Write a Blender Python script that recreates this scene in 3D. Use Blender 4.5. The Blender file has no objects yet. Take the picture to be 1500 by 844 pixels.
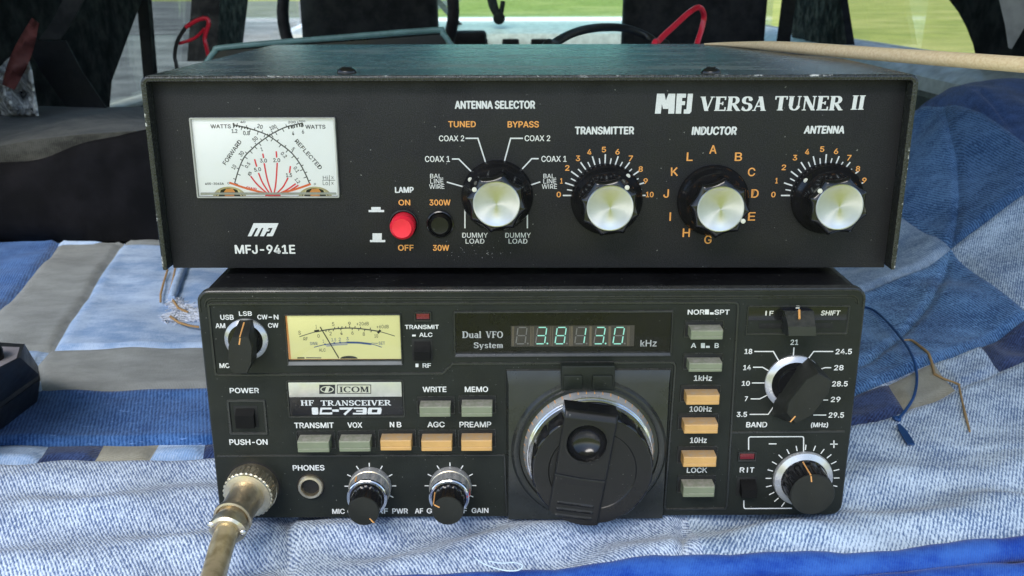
import bpy, bmesh, math, random
from mathutils import Vector, Matrix, Euler
import numpy as np
import os
random.seed(7)
sc = bpy.context.scene
COL = sc.collection
MM = 0.001

# ------------------------------------------------------------------ camera (calibrated, millimetres)
F = 1398.93
CAM = Vector((-9.26, -326.10, 196.88))
PITCH, YAW, ROLL = 0.3077, 0.0060, -0.0026
PW, PH = 1500.0, 844.0
def cam_axes():
    cp, sp, cy, sy = math.cos(PITCH), math.sin(PITCH), math.cos(YAW), math.sin(YAW)
    f = Vector((sy*cp, cy*cp, -sp)); r = Vector((cy, -sy, 0)); u = r.cross(f)
    c, s = math.cos(ROLL), math.sin(ROLL)
    return r*c + u*s, u*c - r*s, f
AXR, AXU, AXF = cam_axes()
def ray(px, py):
    return (AXF*F + AXR*(px-PW/2) + AXU*(PH/2-py)).normalized()
def at(px, py, Y):                       # world point (mm) on the vertical plane y = Y
    d = ray(px, py); return CAM + d*((Y-CAM.y)/d.y)
def atz(px, py, Z):
    d = ray(px, py); return CAM + d*((Z-CAM.z)/d.z)
def atx(px, py, X):
    d = ray(px, py); return CAM + d*((X-CAM.x)/d.x)

cd = bpy.data.cameras.new('camera'); cam = bpy.data.objects.new('camera', cd); COL.objects.link(cam)
M = Matrix((AXR, AXU, -AXF)).transposed().to_4x4(); M.translation = CAM*MM
cam.matrix_world = M
cd.sensor_width = 36; cd.lens = F*36/PW; cd.clip_start = 0.01; cd.clip_end = 2000
cd.dof.use_dof = True; cd.dof.focus_distance = 0.345; cd.dof.aperture_fstop = 40
sc.camera = cam

# ------------------------------------------------------------------ light
SUN_EL, SUN_AZ = math.radians(54), math.radians(203)
w = bpy.data.worlds.new('World'); sc.world = w; w.use_nodes = True
nt = w.node_tree; bg = nt.nodes['Background']
sky = nt.nodes.new('ShaderNodeTexSky'); sky.sky_type = 'NISHITA'; sky.sun_disc = False
sky.sun_elevation = SUN_EL; sky.sun_rotation = SUN_AZ
nt.links.new(sky.outputs[0], bg.inputs[0]); bg.inputs[1].default_value = 0.14
sl = bpy.data.lights.new('sun', 'SUN'); sl.energy = 2.7; sl.angle = math.radians(40); sl.color = (1, .95, .88)
so = bpy.data.objects.new('sun', sl); COL.objects.link(so)
sd = Vector((math.sin(SUN_AZ)*math.cos(SUN_EL), math.cos(SUN_AZ)*math.cos(SUN_EL), math.sin(SUN_EL)))
so.rotation_euler = sd.to_track_quat('Z', 'Y').to_euler()
sc.view_settings.view_transform = 'Standard'; sc.view_settings.look = 'None'
sc.view_settings.exposure = 1.08; sc.view_settings.gamma = 1
sc.render.engine = 'CYCLES'
sc.cycles.use_denoising = True
sc.cycles.max_bounces = 8; sc.cycles.transparent_max_bounces = 12

# ------------------------------------------------------------------ materials
class N:                                  # tiny node helper
    def __init__(s, name):
        s.m = bpy.data.materials.new(name); s.m.use_nodes = True
        s.t = s.m.node_tree; s.b = s.t.nodes['Principled BSDF']; s.out = s.t.nodes['Material Output']
        s._co = None
    def n(s, typ, **kw):
        x = s.t.nodes.new(typ)
        for k, v in kw.items(): setattr(x, k, v)
        return x
    def l(s, a, b): s.t.links.new(a, b)
    def set(s, node, **kw):
        for k, v in kw.items():
            k = k.replace('_', ' ')
            if hasattr(v, 'is_output') or isinstance(v, bpy.types.NodeSocket): s.l(v, node.inputs[k])
            else: node.inputs[k].default_value = v
    def co(s):
        if not s._co: s._co = s.n('ShaderNodeTexCoord').outputs['Object']
        return s._co
    def map(s, scale=(1,1,1), rot=(0,0,0), src=None):
        x = s.n('ShaderNodeMapping'); x.inputs['Scale'].default_value = scale; x.inputs['Rotation'].default_value = rot
        s.l(src or s.co(), x.inputs[0]); return x.outputs[0]
    def noise(s, scale, detail=3, rough=.55, vec=None, dist=0):
        x = s.n('ShaderNodeTexNoise'); x.inputs['Scale'].default_value = scale; x.inputs['Detail'].default_value = detail
        x.inputs['Roughness'].default_value = rough; x.inputs['Distortion'].default_value = dist
        s.l(vec or s.co(), x.inputs['Vector']); return x.outputs['Fac']
    def ramp(s, fac, a, b, lo=0., hi=1.):
        x = s.n('ShaderNodeMapRange'); x.interpolation_type = 'SMOOTHSTEP'
        x.inputs[1].default_value = a; x.inputs[2].default_value = b; x.inputs[3].default_value = lo; x.inputs[4].default_value = hi
        s.l(fac, x.inputs[0]); return x.outputs[0]
    def math(s, op, a, b=0.):
        x = s.n('ShaderNodeMath', operation=op)
        for i, v in enumerate((a, b)):
            if isinstance(v, bpy.types.NodeSocket): s.l(v, x.inputs[i])
            else: x.inputs[i].default_value = v
        return x.outputs[0]
    def mix(s, f, a, b):
        x = s.n('ShaderNodeMix', data_type='RGBA')
        for i, v in ((0, f), (6, a), (7, b)):
            if isinstance(v, bpy.types.NodeSocket): s.l(v, x.inputs[i])
            else: x.inputs[i].default_value = v if i == 0 else (*v, 1)
        return x.outputs[2]
    def bump(s, h, strength=.3, dist=.0003):
        x = s.n('ShaderNodeBump'); x.inputs['Strength'].default_value = strength; x.inputs['Distance'].default_value = dist
        s.l(h, x.inputs['Height']); s.l(x.outputs[0], s.b.inputs['Normal'])
    def normal_z(s):
        g = s.n('ShaderNodeNewGeometry'); x = s.n('ShaderNodeSeparateXYZ'); s.l(g.outputs['Normal'], x.inputs[0]); return x.outputs[2]
    def color(s, c):
        if isinstance(c, bpy.types.NodeSocket): s.l(c, s.b.inputs['Base Color'])
        else: s.b.inputs['Base Color'].default_value = (*c, 1)

def plastic(name, col, rough=.4, grain=0., gscale=1800, dust=0., speck=0., metal=0., coat=0., spec=.5):
    a = N(name); c = col
    a.b.inputs['Roughness'].default_value = rough; a.b.inputs['Metallic'].default_value = metal
    a.b.inputs['Coat Weight'].default_value = coat; a.b.inputs['Coat Roughness'].default_value = .08
    a.b.inputs['Specular IOR Level'].default_value = spec
    var = a.noise(60, 4)
    c = a.mix(a.ramp(var, .3, .7), tuple(x*.80 for x in col), tuple(min(1, x*1.14) for x in col))
    if grain: a.bump(a.noise(gscale, 2), grain, .0002)
    r = a.ramp(a.noise(45, 6, .65), .32, .70, rough*.72, min(1, rough*1.3)); a.l(r, a.b.inputs['Roughness'])
    if speck:
        v = a.noise(1100, 1, .5); c = a.mix(a.math('MULTIPLY', a.ramp(v, .765, .79), speck*.7), c, (.45, .45, .42))
    if dust:
        d = a.math('MULTIPLY', a.ramp(a.normal_z(), .35, .95), a.ramp(a.noise(420, 5, .7), .40, .66, dust*.3, dust))
        c = a.mix(d, c, (.34, .31, .27))
    a.color(c); return a.m

def paint(name, col, rough=.6):
    a = N(name); a.color(a.mix(a.ramp(a.noise(2500, 2), .3, .7), tuple(x*.86 for x in col), col))
    a.b.inputs['Roughness'].default_value = rough; return a.m

def glow(name, col, s):
    a = N(name); a.color(col); a.b.inputs['Emission Color'].default_value = (*col, 1); a.b.inputs['Emission Strength'].default_value = s; return a.m

def metal(name, col, rough=.25, aniso=0., axis='Y', wear=.2):
    a = N(name); a.b.inputs['Metallic'].default_value = 1
    a.color(a.mix(a.ramp(a.noise(150, 5, .65), .35, .7, 0, 1), col, tuple(x*(1-wear) for x in col)))
    a.l(a.ramp(a.noise(300, 4), .3, .7, rough*.8, rough*1.3), a.b.inputs['Roughness'])
    if aniso:
        a.b.inputs['Anisotropic'].default_value = aniso
        t = a.n('ShaderNodeTangent'); t.direction_type = 'RADIAL'; t.axis = axis; a.l(t.outputs[0], a.b.inputs['Tangent'])
    return a.m

def glass(name, tint=(1, 1, 1), rough=.02, refl=1.):
    a = N(name); a.t.nodes.remove(a.b)
    tr = a.n('ShaderNodeBsdfTransparent'); tr.inputs[0].default_value = (*tint, 1)
    gl = a.n('ShaderNodeBsdfGlossy'); gl.inputs['Roughness'].default_value = rough
    fr = a.n('ShaderNodeFresnel'); fr.inputs[0].default_value = 1.45
    mx = a.n('ShaderNodeMixShader'); a.l(a.math('MULTIPLY', fr.outputs[0], refl), mx.inputs[0])
    a.l(tr.outputs[0], mx.inputs[1]); a.l(gl.outputs[0], mx.inputs[2]); a.l(mx.outputs[0], a.out.inputs[0])
    return a.m

def denim(name, dark, light, ang=.6, period=1.15, contrast=1., wash=.5, thread=.0):
    a = N(name); a.b.inputs['Roughness'].default_value = .95; a.b.inputs['Specular IOR Level'].default_value = .12
    a.b.inputs['Sheen Weight'].default_value = .15
    v = a.map(rot=(0, 0, ang))
    wv = a.n('ShaderNodeTexWave', wave_type='BANDS', bands_direction='X'); a.l(v, wv.inputs[0])
    wv.inputs['Scale'].default_value = .314/(period*MM); wv.inputs['Distortion'].default_value = 2.6
    wv.inputs['Detail'].default_value = 3; wv.inputs['Detail Scale'].default_value = 1.6; wv.inputs['Detail Roughness'].default_value = .7
    vt = a.map(scale=(1, .28, 1), rot=(0, 0, ang+1.2))
    th = a.noise(1300, 3, .6, vt)
    weft = a.noise(2300, 2, .6)
    big = a.noise(26, 5, .6); mid = a.noise(95, 5, .7, a.map(scale=(.45, 1, 1), rot=(0, 0, .25)))
    f = a.math('ADD', a.math('MULTIPLY', wv.outputs['Fac'], .42*contrast), a.math('MULTIPLY', a.math('SUBTRACT', th, .5), 1.5*contrast))
    f = a.math('ADD', f, a.math('MULTIPLY', a.math('SUBTRACT', weft, .5), .5*contrast))
    f = a.math('ADD', f, a.math('MULTIPLY', a.math('SUBTRACT', big, .5), 1.5*wash))
    f = a.math('ADD', f, a.math('MULTIPLY', a.math('SUBTRACT', mid, .5), 1.5*wash))
    f = a.math('ADD', f, .5 - .21*contrast)
    c = a.mix(a.ramp(f, 0.02, .98), dark, light)
    if thread: c = a.mix(a.math('MULTIPLY', a.ramp(a.noise(700, 2, .6, a.map(scale=(.16, 1, 1), rot=(0, 0, ang*.3))), .66, .74), thread), c, tuple(min(1, x*1.6+.12) for x in light))
    a.color(c)
    a.bump(a.math('ADD', a.math('MULTIPLY', wv.outputs['Fac'], .6), th), .55, .0004)
    return a.m

MAT = {}
MAT['ic_panel'] = plastic('transceiver_panel', (.0125, .015, .0125), .48, .35, 2600, speck=.55, spec=.27)
MAT['ic_trim'] = plastic('transceiver_trim', (.020, .022, .021), .3, .2, 2200, dust=.10, spec=.5)
MAT['ic_body'] = plastic('transceiver_cabinet', (.007, .007, .008), .42, .3, 1500, speck=.8, spec=.3)
MAT['opening_black'] = plastic('recess_shade_black', (.004, .004, .004), .7)  # flat black paints the shade of openings that are not cut
MAT['gloss_black'] = plastic('gloss_black_plastic', (.008, .008, .009), .2, .04, 900)
MAT['satin_black'] = plastic('satin_black_plastic', (.007, .007, .007), .36, .12, 2000, speck=.35, spec=.35)
MAT['knob_face'] = plastic('knob_face_plastic', (.019, .020, .0165), .5, .2, 2600, speck=.15, spec=.25)
MAT['bakelite'] = plastic('bakelite_knob', (.009, .009, .0095), .17, .03, 900)
MAT['white'] = paint('white_print', (.72, .72, .70))
MAT['offwhite'] = paint('aged_white_print', (.66, .65, .56))
MAT['orange'] = paint('orange_print', (.78, .34, .08))
MAT['greyprint'] = paint('grey_print', (.42, .42, .44))
MAT['silverprint'] = paint('silver_print', (.66, .67, .68), .4)
MAT['pointer'] = paint('orange_pointer', (.75, .36, .11))
MAT['red_mark'] = paint('red_mark', (.6, .03, .02))
MAT['ink'] = paint('black_ink', (.02, .02, .022))
MAT['darkink'] = paint('grey_ink', (.06, .06, .065))
MAT['blueink'] = paint('blue_ink', (.03, .08, .26))
MAT['redink'] = paint('red_ink', (.85, .05, .07))
MAT['needle'] = paint('orange_needle', (.88, .17, .05))
def spun():
    a = N('spun_aluminium'); a.b.inputs['Metallic'].default_value = 1; a.b.inputs['Roughness'].default_value = .34; a.b.inputs['Anisotropic'].default_value = .9; a.color(a.mix(a.ramp(a.noise(70, 3), .35, .65), (.50, .50, .52), (.60, .60, .61)))
    t = a.n('ShaderNodeTangent'); t.direction_type = 'RADIAL'; t.axis = 'Y'; a.l(t.outputs[0], a.b.inputs['Tangent'])
    s = a.n('ShaderNodeSeparateXYZ'); a.l(a.co(), s.inputs[0]); r = a.math('SQRT', a.math('ADD', a.math('MULTIPLY', s.outputs[0], s.outputs[0]), a.math('MULTIPLY', s.outputs[2], s.outputs[2])))
    x = a.n('ShaderNodeCombineXYZ'); a.l(r, x.inputs[0]); a.bump(a.noise(5200, 2, .6, x.outputs[0]), .12, .0001); return a.m
MAT['spun'] = spun()
MAT['chrome'] = metal('bright_chrome', (.82, .82, .83), .16, 0, wear=.2)
MAT['alu'] = plastic('satin_silver', (.56, .56, .56), .27, metal=.6)
MAT['brass'] = metal('aged_nickel_brass', (.76, .66, .48), .38, 0, wear=.28)
MAT['brass_dark'] = metal('worn_brass', (.60, .52, .39), .40, 0, wear=.3)
MAT['steel'] = metal('screw_steel', (.6, .58, .55), .25)
MAT['copper'] = metal('copper_coil', (.75, .33, .16), .4)
MAT['green_button'] = plastic('grey_green_button', (.165, .185, .12), .5, .1, 1500, dust=.8)
MAT['tan_button'] = plastic('orange_tan_button', (.50, .29, .095), .5, .1, 1500, dust=.55)
MAT['clear'] = glass('clear_plastic', (.98, .98, .97), .03, .7)
MAT['display_glass'] = glass('smoked_display_glass', (.80, .80, .80), .03, .14)
MAT['led'] = plastic('red_lamp_lens', (.14, .012, .016), .25)
MAT['vfd_back'] = plastic('display_cell', (.075, .066, .052), .5)
MAT['vfd_grid'] = paint('display_cell_wire', (.34, .27, .17))
MAT['seg_off'] = paint('unlit_segment', (.25, .24, .22))
MAT['seg_on'] = glow('lit_segment', (.32, .74, .60), .26)
MAT['display_black'] = plastic('display_black', (.005, .005, .006), .3, speck=.4)
MAT['meter_white'] = glow('lit_meter_face_white', (.82, .83, .84), .06)       # both meters are lamp lit
MAT['meter_yellow'] = glow('lit_meter_face_yellow', (.72, .68, .33), .07)
MAT['frosted'] = plastic('frosted_meter_edge', (.40, .40, .37), .3)
MAT['plate_silver'] = metal('nameplate_silver', (.74, .73, .68), .42, 0, wear=.08)
MAT['red_button'] = plastic('red_button', (.78, .02, .045), .35, .05)
MAT['matte_black'] = plastic('matte_black_plastic', (.006, .006, .006), .6, .1, 2000, spec=.12)
MAT['grey_lip'] = plastic('grey_lip', (.14, .14, .14), .4)
MAT['rubber'] = plastic('black_rubber', (.012, .012, .012), .6, .3)
MAT['mic_plastic'] = plastic('dark_grey_plastic', (.020, .022, .024), .5, .3, 1800)
MAT['mic_grey'] = plastic('grey_plastic_inset', (.27, .25, .27), .5)

def mfj_panel():
    a = N('tuner_panel_paint'); g = a.noise(2600, 2, .6)
    c = a.mix(a.ramp(g, .35, .72), (.008, .008, .009), (.025, .025, .028))
    c = a.mix(a.ramp(a.noise(800, 1), .765, .79, 0, .45), c, (.4, .4, .38))
    a.color(c); a.l(a.ramp(a.noise(28, 6, .68), .35, .68, .42, .72), a.b.inputs['Roughness']); a.b.inputs['Specular IOR Level'].default_value = .28; a.bump(g, .35, .0002); return a.m
MAT['mfj_panel'] = mfj_panel()

def mfj_cover():
    a = N('tuner_cover_paint')
    sx = a.n('ShaderNodeSeparateXYZ'); a.l(a.co(), sx.inputs[0]); X, Y, Z = sx.outputs
    base = a.mix(a.ramp(a.noise(1500, 2), .4, .75), (.012, .013, .013), (.036, .040, .038))
    top = a.ramp(a.normal_z(), .8, .97)
    sm = a.noise(14, 6, .72, a.map(scale=(1, 3.2, 1), rot=(0, 0, .12)))
    fine = a.noise(900, 3, .7)
    d = a.math('MULTIPLY', a.ramp(sm, .44, .70), a.ramp(fine, .30, .62, .35, 1))
    d = a.math('MULTIPLY', d, top)
    c = a.mix(a.math('MULTIPLY', d, .75), base, (.30, .31, .28))
    sp = a.math('MULTIPLY', a.ramp(a.noise(700, 1), .70, .73), top)
    c = a.mix(a.math('MULTIPLY', sp, .6), c, (.5, .5, .48))
    # paint chipped off along the folded front edges
    ax = a.math('ABSOLUTE', X)
    e = a.math('MAXIMUM', a.ramp(Z, .0692, .0700), a.ramp(ax, .1340, .1348))
    e = a.math('MULTIPLY', e, a.ramp(Y, .0002, .0016, 1, 0))
    chip = a.math('MULTIPLY', e, a.ramp(a.noise(170, 6, .75, a.map(scale=(.5, 1, 1))), .56, .62))
    c = a.mix(chip, c, (.62, .62, .60))
    a.color(c); a.bump(a.math('ADD', a.noise(2000, 2), a.math('MULTIPLY', a.noise(260, 4), .6)), .55, .0003)
    a.l(a.math('ADD', a.math('MULTIPLY', d, .16), .24), a.b.inputs['Roughness']); return a.m
MAT['mfj_cover'] = mfj_cover()

# ------------------------------------------------------------------ mesh builder (local millimetres)
TXT = {}
try: FONT = bpy.data.fonts.load(os.path.join(bpy.utils.system_resource('DATAFILES'), 'fonts', 'Inter.woff2'))   # a type face that ships inside Blender
except Exception: FONT = None
def glyphs(s, bold):
    k = s
    if k not in TXT:
        c = bpy.data.curves.new('lettering', 'FONT'); c.body = s.replace('I', '\u0399') if FONT else s; c.offset = 0
        if FONT: c.font = FONT
        c.resolution_u = 3; c.fill_mode = 'FRONT'
        o = bpy.data.objects.new('lettering', c); COL.objects.link(o)
        dg = bpy.context.evaluated_depsgraph_get(); me = bpy.data.meshes.new_from_object(o.evaluated_get(dg))
        TXT[k] = ([(v.co.x, v.co.y) for v in me.vertices], [tuple(p.vertices) for p in me.polygons])
        bpy.data.objects.remove(o); bpy.data.meshes.remove(me); bpy.data.curves.remove(c)
    return TXT[k]

def rrect(u0, u1, v0, v1, r, n=5):
    r = max(min(r, (u1-u0)/2-1e-4, (v1-v0)/2-1e-4), 1e-4); p = []
    for cx, cy, a0 in ((u1-r, v0+r, -90), (u1-r, v1-r, 0), (u0+r, v1-r, 90), (u0+r, v0+r, 180)):
        for i in range(n+1):
            a = math.radians(a0+90*i/n); p.append((cx+r*math.cos(a), cy+r*math.sin(a)))
    return p

ORG = {}
class MB:
    def __init__(s): s.v = []; s.f = []; s.m = []; s.mats = []; s.flat = []
    def mi(s, m):
        if isinstance(m, str): m = MAT[m]
        if m not in s.mats: s.mats.append(m)
        return s.mats.index(m)
    def add(s, vs, fs, m):
        b = len(s.v); k = s.mi(m); s.v += [tuple(x) for x in vs]
        for f in fs: s.f.append(tuple(b+i for i in f)); s.m.append(k)
    def loft(s, loops, m, cap0=True, cap1=True, closed=True):
        n = len(loops[0]); vs = [p for L in loops for p in L]; fs = []
        for i in range(len(loops)-1):
            for j in range(n if closed else n-1):
                k = (j+1) % n; fs.append((i*n+j, i*n+k, (i+1)*n+k, (i+1)*n+j))
        if cap0: fs.append(tuple(reversed(range(n))))
        if cap1: fs.append(tuple((len(loops)-1)*n+j for j in range(n)))
        s.add(vs, fs, m)
    # panel space: u right, v up, w out of the panel towards the viewer (y = -w)
    def prism(s, poly, w0, w1, m, bev=0., top=1., shift=(0, 0)):
        cx = sum(p[0] for p in poly)/len(poly); cy = sum(p[1] for p in poly)/len(poly)
        def L(k, w, dx=0, dy=0, inset=0):
            out = []
            for (u, v) in poly:
                du, dv = u-cx, v-cy; q = max(math.hypot(du, dv), 1e-6); kk = k*(1-inset/q)
                out.append((cx+du*kk+dx, -w, cy+dv*kk+dy))
            return out
        ls = [L(1, w0)]
        if bev: ls += [L(top, w1-bev, *shift), L(top, w1-bev*.3, *shift, bev*.3), L(top, w1, *shift, bev)]
        else: ls += [L(top, w1, *shift)]
        s.loft(ls, m, cap0=False)
    def rbox(s, u0, u1, v0, v1, w0, w1, m, r=.6, bev=.3):
        ls = [[(a, -w0, b) for a, b in rrect(u0, u1, v0, v1, r)]]
        if bev:
            for ins, ww in ((0, w1-bev), (bev*.3, w1-bev*.3), (bev, w1)):
                ls.append([(a, -ww, b) for a, b in rrect(u0+ins, u1-ins, v0+ins, v1-ins, max(r-ins*.5, .05))])
        else: ls.append([(a, -w1, b) for a, b in rrect(u0, u1, v0, v1, r)])
        s.loft(ls, m, cap0=False)
    def frame(s, u0, u1, v0, v1, steps, m, r=1., fill=None):      # steps: (inset, w); fill caps the middle
        ls = [[(a, -ww, b) for a, b in rrect(u0+i, u1-i, v0+i, v1-i, max(r-i, .15))] for i, ww in steps]
        s.loft(ls, m, cap0=False, cap1=bool(fill))
    def poly(s, pts, w_, m): s.add([(u, -w_, v) for u, v in pts], [tuple(range(len(pts)))], m)
    def disc(s, c, r, w_, m, seg=48): s.poly([(c[0]+r*math.cos(6.28318*i/seg), c[1]+r*math.sin(6.28318*i/seg)) for i in range(seg)], w_, m)
    def lathe(s, prof, c, m, seg=72, flute=None, cap=True):
        ls = []
        for r, w_ in prof:
            L = []
            for i in range(seg):
                a = 2*math.pi*i/seg; rr = r + (flute(a, w_, r) if flute else 0)
                L.append((c[0]+rr*math.cos(a), -w_, c[1]+rr*math.sin(a)))
            ls.append(L)
        s.loft(ls, m, cap0=False, cap1=cap)
    def axis_lathe(s, prof, A, D, m, seg=48, flute=None, cap0=False, cap=True):
        D = Vector(D).normalized(); E = D.cross(Vector((0, 0, 1)) if abs(D.z) < .95 else Vector((0, 1, 0))).normalized(); G = D.cross(E); A = Vector(A)
        ls = []
        for r, t in prof:
            L = []
            for i in range(seg):
                a = 2*math.pi*i/seg; rr = r + (flute(a, t, r) if flute else 0)
                L.append(tuple(A + D*t + E*(rr*math.cos(a)) + G*(-rr*math.sin(a))))
            ls.append(L)
        s.loft(ls, m, cap0=cap0, cap1=cap)
    def tube(s, pts, r, m, seg=10, smooth=0, rx=None):
        pts = [Vector(p) for p in pts]
        rs = list(r) if hasattr(r, '__len__') else [r]*len(pts)
        if smooth:
            q = []; qr = []
            for i in range(len(pts)-1):
                p0, p1, p2, p3 = pts[max(i-1, 0)], pts[i], pts[i+1], pts[min(i+2, len(pts)-1)]
                for k in range(smooth):
                    t = k/smooth
                    q.append(.5*((2*p1)+(p2-p0)*t+(2*p0-5*p1+4*p2-p3)*t*t+(3*p1-p0-3*p2+p3)*t**3)); qr.append(rs[i]+(rs[i+1]-rs[i])*t)
            q.append(pts[-1]); qr.append(rs[-1]); pts, rs = q, qr
        T = [(pts[min(i+1, len(pts)-1)]-pts[max(i-1, 0)]).normalized() for i in range(len(pts))]
        up = Vector((0, 0, 1)) if abs(T[0].z) < .9 else Vector((0, 1, 0))
        e = T[0].cross(up).normalized(); ls = []
        for p, t, rr in zip(pts, T, rs):
            e = (e - t*e.dot(t)).normalized(); g = t.cross(e)
            ls.append([tuple(p + (e*math.cos(2*math.pi*i/seg)*(rx or 1) + g*math.sin(2*math.pi*i/seg))*rr) for i in range(seg)])
        s.loft(ls, m)
    def strip(s, pts, wd, w_, m, h=None):          # mitred ribbon on the panel, flat or raised by h
        P = [Vector((a, b)) for a, b in pts]; n = len(P); L = []; R = []
        clo = (P[0]-P[-1]).length < 1e-6
        for i in range(n):
            if clo: a, b = (P[i]-P[i-1 if i else n-2]).normalized(), (P[1 if i == n-1 else i+1]-P[i]).normalized()
            else: a, b = (P[i]-P[i-1]).normalized() if i else None, (P[i+1]-P[i]).normalized() if i < n-1 else None
            a = a or b; b = b or a; t = (a+b).normalized(); nn = Vector((-t.y, t.x)); k = 1/max(.35, nn.dot(Vector((-a.y, a.x))))
            L.append(P[i]+nn*wd/2*k); R.append(P[i]-nn*wd/2*k)
        if h is None:
            vs = [(p.x, -w_, p.y) for p in L]+[(p.x, -w_, p.y) for p in R]
            s.add(vs, [(i+n, i+n+1, i+1, i) for i in range(n-1)], m)
        else:
            for i in range(n-1):
                pass
            ls = []
            for a, b in zip(L, R):
                c = lambda t: a.lerp(b, t)
                ls.append([(a.x, -w_, a.y), (c(.22).x, -w_-h, c(.22).y), (c(.78).x, -w_-h, c(.78).y), (b.x, -w_, b.y)])
            s.loft(ls, m, cap0=False, cap1=False, closed=False)
    def text(s, t, u0, u1, v0, v1, w_, m, bold=.02, shear=0., ref=None, rot=0.):
        vs, fs = glyphs(t, bold); d = bold*(v1-v0)*1.25; u0 += d; u1 -= d; v0 += d*.8; v1 -= d*.8
        xs = [a for a, b in vs]; ys = [b for a, b in vs]; x0, x1, y0, y1 = min(xs), max(xs), min(ys), max(ys)
        cu, cv = (u0+u1)/2, (v0+v1)/2; o = []
        for a, b in vs:
            p = (a-x0)/max(x1-x0, 1e-6)*(u1-u0)+u0-cu; q = (b-y0)/max(y1-y0, 1e-6)*(v1-v0)+v0-cv; p += shear*q
            o.append((cu+p*math.cos(rot)-q*math.sin(rot), -w_, cv+p*math.sin(rot)+q*math.cos(rot)))
        s.add(o, fs, m)
        # heavier weights: the same letters laid again a hair to each side
        if d > .004:
            for i, (dx, dy) in enumerate(((-1, 0), (1, 0), (0, -.8), (0, .8))):
                s.add([(x+dx*d, y-.003*(i+1), z+dy*d) for x, y, z in o], fs, m)
    def box(s, x0, x1, y0, y1, z0, z1, m, r=0.):
        if r:
            ls = []
            for ins, yy in ((r, y0), (r*.3, y0+r*.3), (0, y0+r), (0, y1-r), (r*.3, y1-r*.3), (r, y1)):
                ls.append([(a, yy, b) for a, b in rrect(x0+ins, x1-ins, z0+ins, z1-ins, r)])
            s.loft(ls, m)
        else:
            v = [(x, y, z) for x in (x0, x1) for y in (y0, y1) for z in (z0, z1)]
            s.add(v, [(0, 1, 3, 2), (4, 6, 7, 5), (0, 4, 5, 1), (2, 3, 7, 6), (0, 2, 6, 4), (1, 5, 7, 3)], m)
    def hexa(s, p, m):                              # 8 corner points: bottom four then top four
        s.add(p, [(3, 2, 1, 0), (4, 5, 6, 7), (0, 1, 5, 4), (1, 2, 6, 5), (2, 3, 7, 6), (3, 0, 4, 7)], m)
    def build(s, name, parent=None, origin=None, sharp=32, fixn=False):
        me = bpy.data.meshes.new(name); o0 = Vector(origin) if origin else Vector((0, 0, 0))
        me.from_pydata([tuple((Vector(p)-o0)*MM) for p in s.v], [], s.f)
        for m in s.mats: me.materials.append(m)
        me.polygons.foreach_set('material_index', s.m)
        if fixn:
            bm = bmesh.new(); bm.from_mesh(me); bmesh.ops.recalc_face_normals(bm, faces=bm.faces); bm.to_mesh(me); bm.free()
        me.polygons.foreach_set('use_smooth', [True]*len(s.f))
        me.set_sharp_from_angle(angle=math.radians(sharp)); me.update()
        o = bpy.data.objects.new(name, me); COL.objects.link(o); ORG[o.name] = o0
        o.location = (o0 - ORG.get(parent.name, Vector((0, 0, 0))))*MM if parent else o0*MM
        if parent: o.parent = parent
        return o

def tag(o, label=None, cat=None, group=None, kind=None):
    for k, v in (('label', label), ('category', cat), ('group', group), ('kind', kind)):
        if v: o[k] = v
    return o
def empty(name, loc, label, cat, rz=0., group=None):
    o = bpy.data.objects.new(name, None); COL.objects.link(o); o.location = Vector(loc)*MM; o.rotation_euler = (0, 0, rz)
    o.empty_display_size = .02
    return tag(o, label, cat, group)

# ------------------------------------------------------------------ slab / roman serif letters drawn as polygons
def arc(cx, cy, rx, ry, a0, a1, n=12):
    return [(cx+rx*math.cos(math.radians(a0+(a1-a0)*i/n)), cy+ry*math.sin(math.radians(a0+(a1-a0)*i/n))) for i in range(n+1)]
def stroke(pts, ws):
    if not hasattr(ws, '__len__'): ws = [ws]*len(pts)
    elif len(ws) == 2: ws = [ws[0]+(ws[1]-ws[0])*i/(len(pts)-1) for i in range(len(pts))]
    out = []; n = len(pts); L = []; R = []
    for i in range(n):
        a = Vector(pts[max(i-1, 0)]); b = Vector(pts[min(i+1, n-1)]); t = (b-a).normalized(); nn = Vector((-t.y, t.x)); p = Vector(pts[i])
        L.append(p+nn*ws[i]/2); R.append(p-nn*ws[i]/2)
    return [[tuple(R[i]), tuple(R[i+1]), tuple(L[i+1]), tuple(L[i])] for i in range(n-1)]
def bulge(pts, thin, thick):                       # stress on the vertical parts of a curve
    ws = []
    for i in range(len(pts)):
        a = Vector(pts[max(i-1, 0)]); b = Vector(pts[min(i+1, len(pts)-1)]); t = (b-a).normalized(); ws.append(thin+(thick-thin)*abs(t.y)**1.5)
    return stroke(pts, ws)
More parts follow.
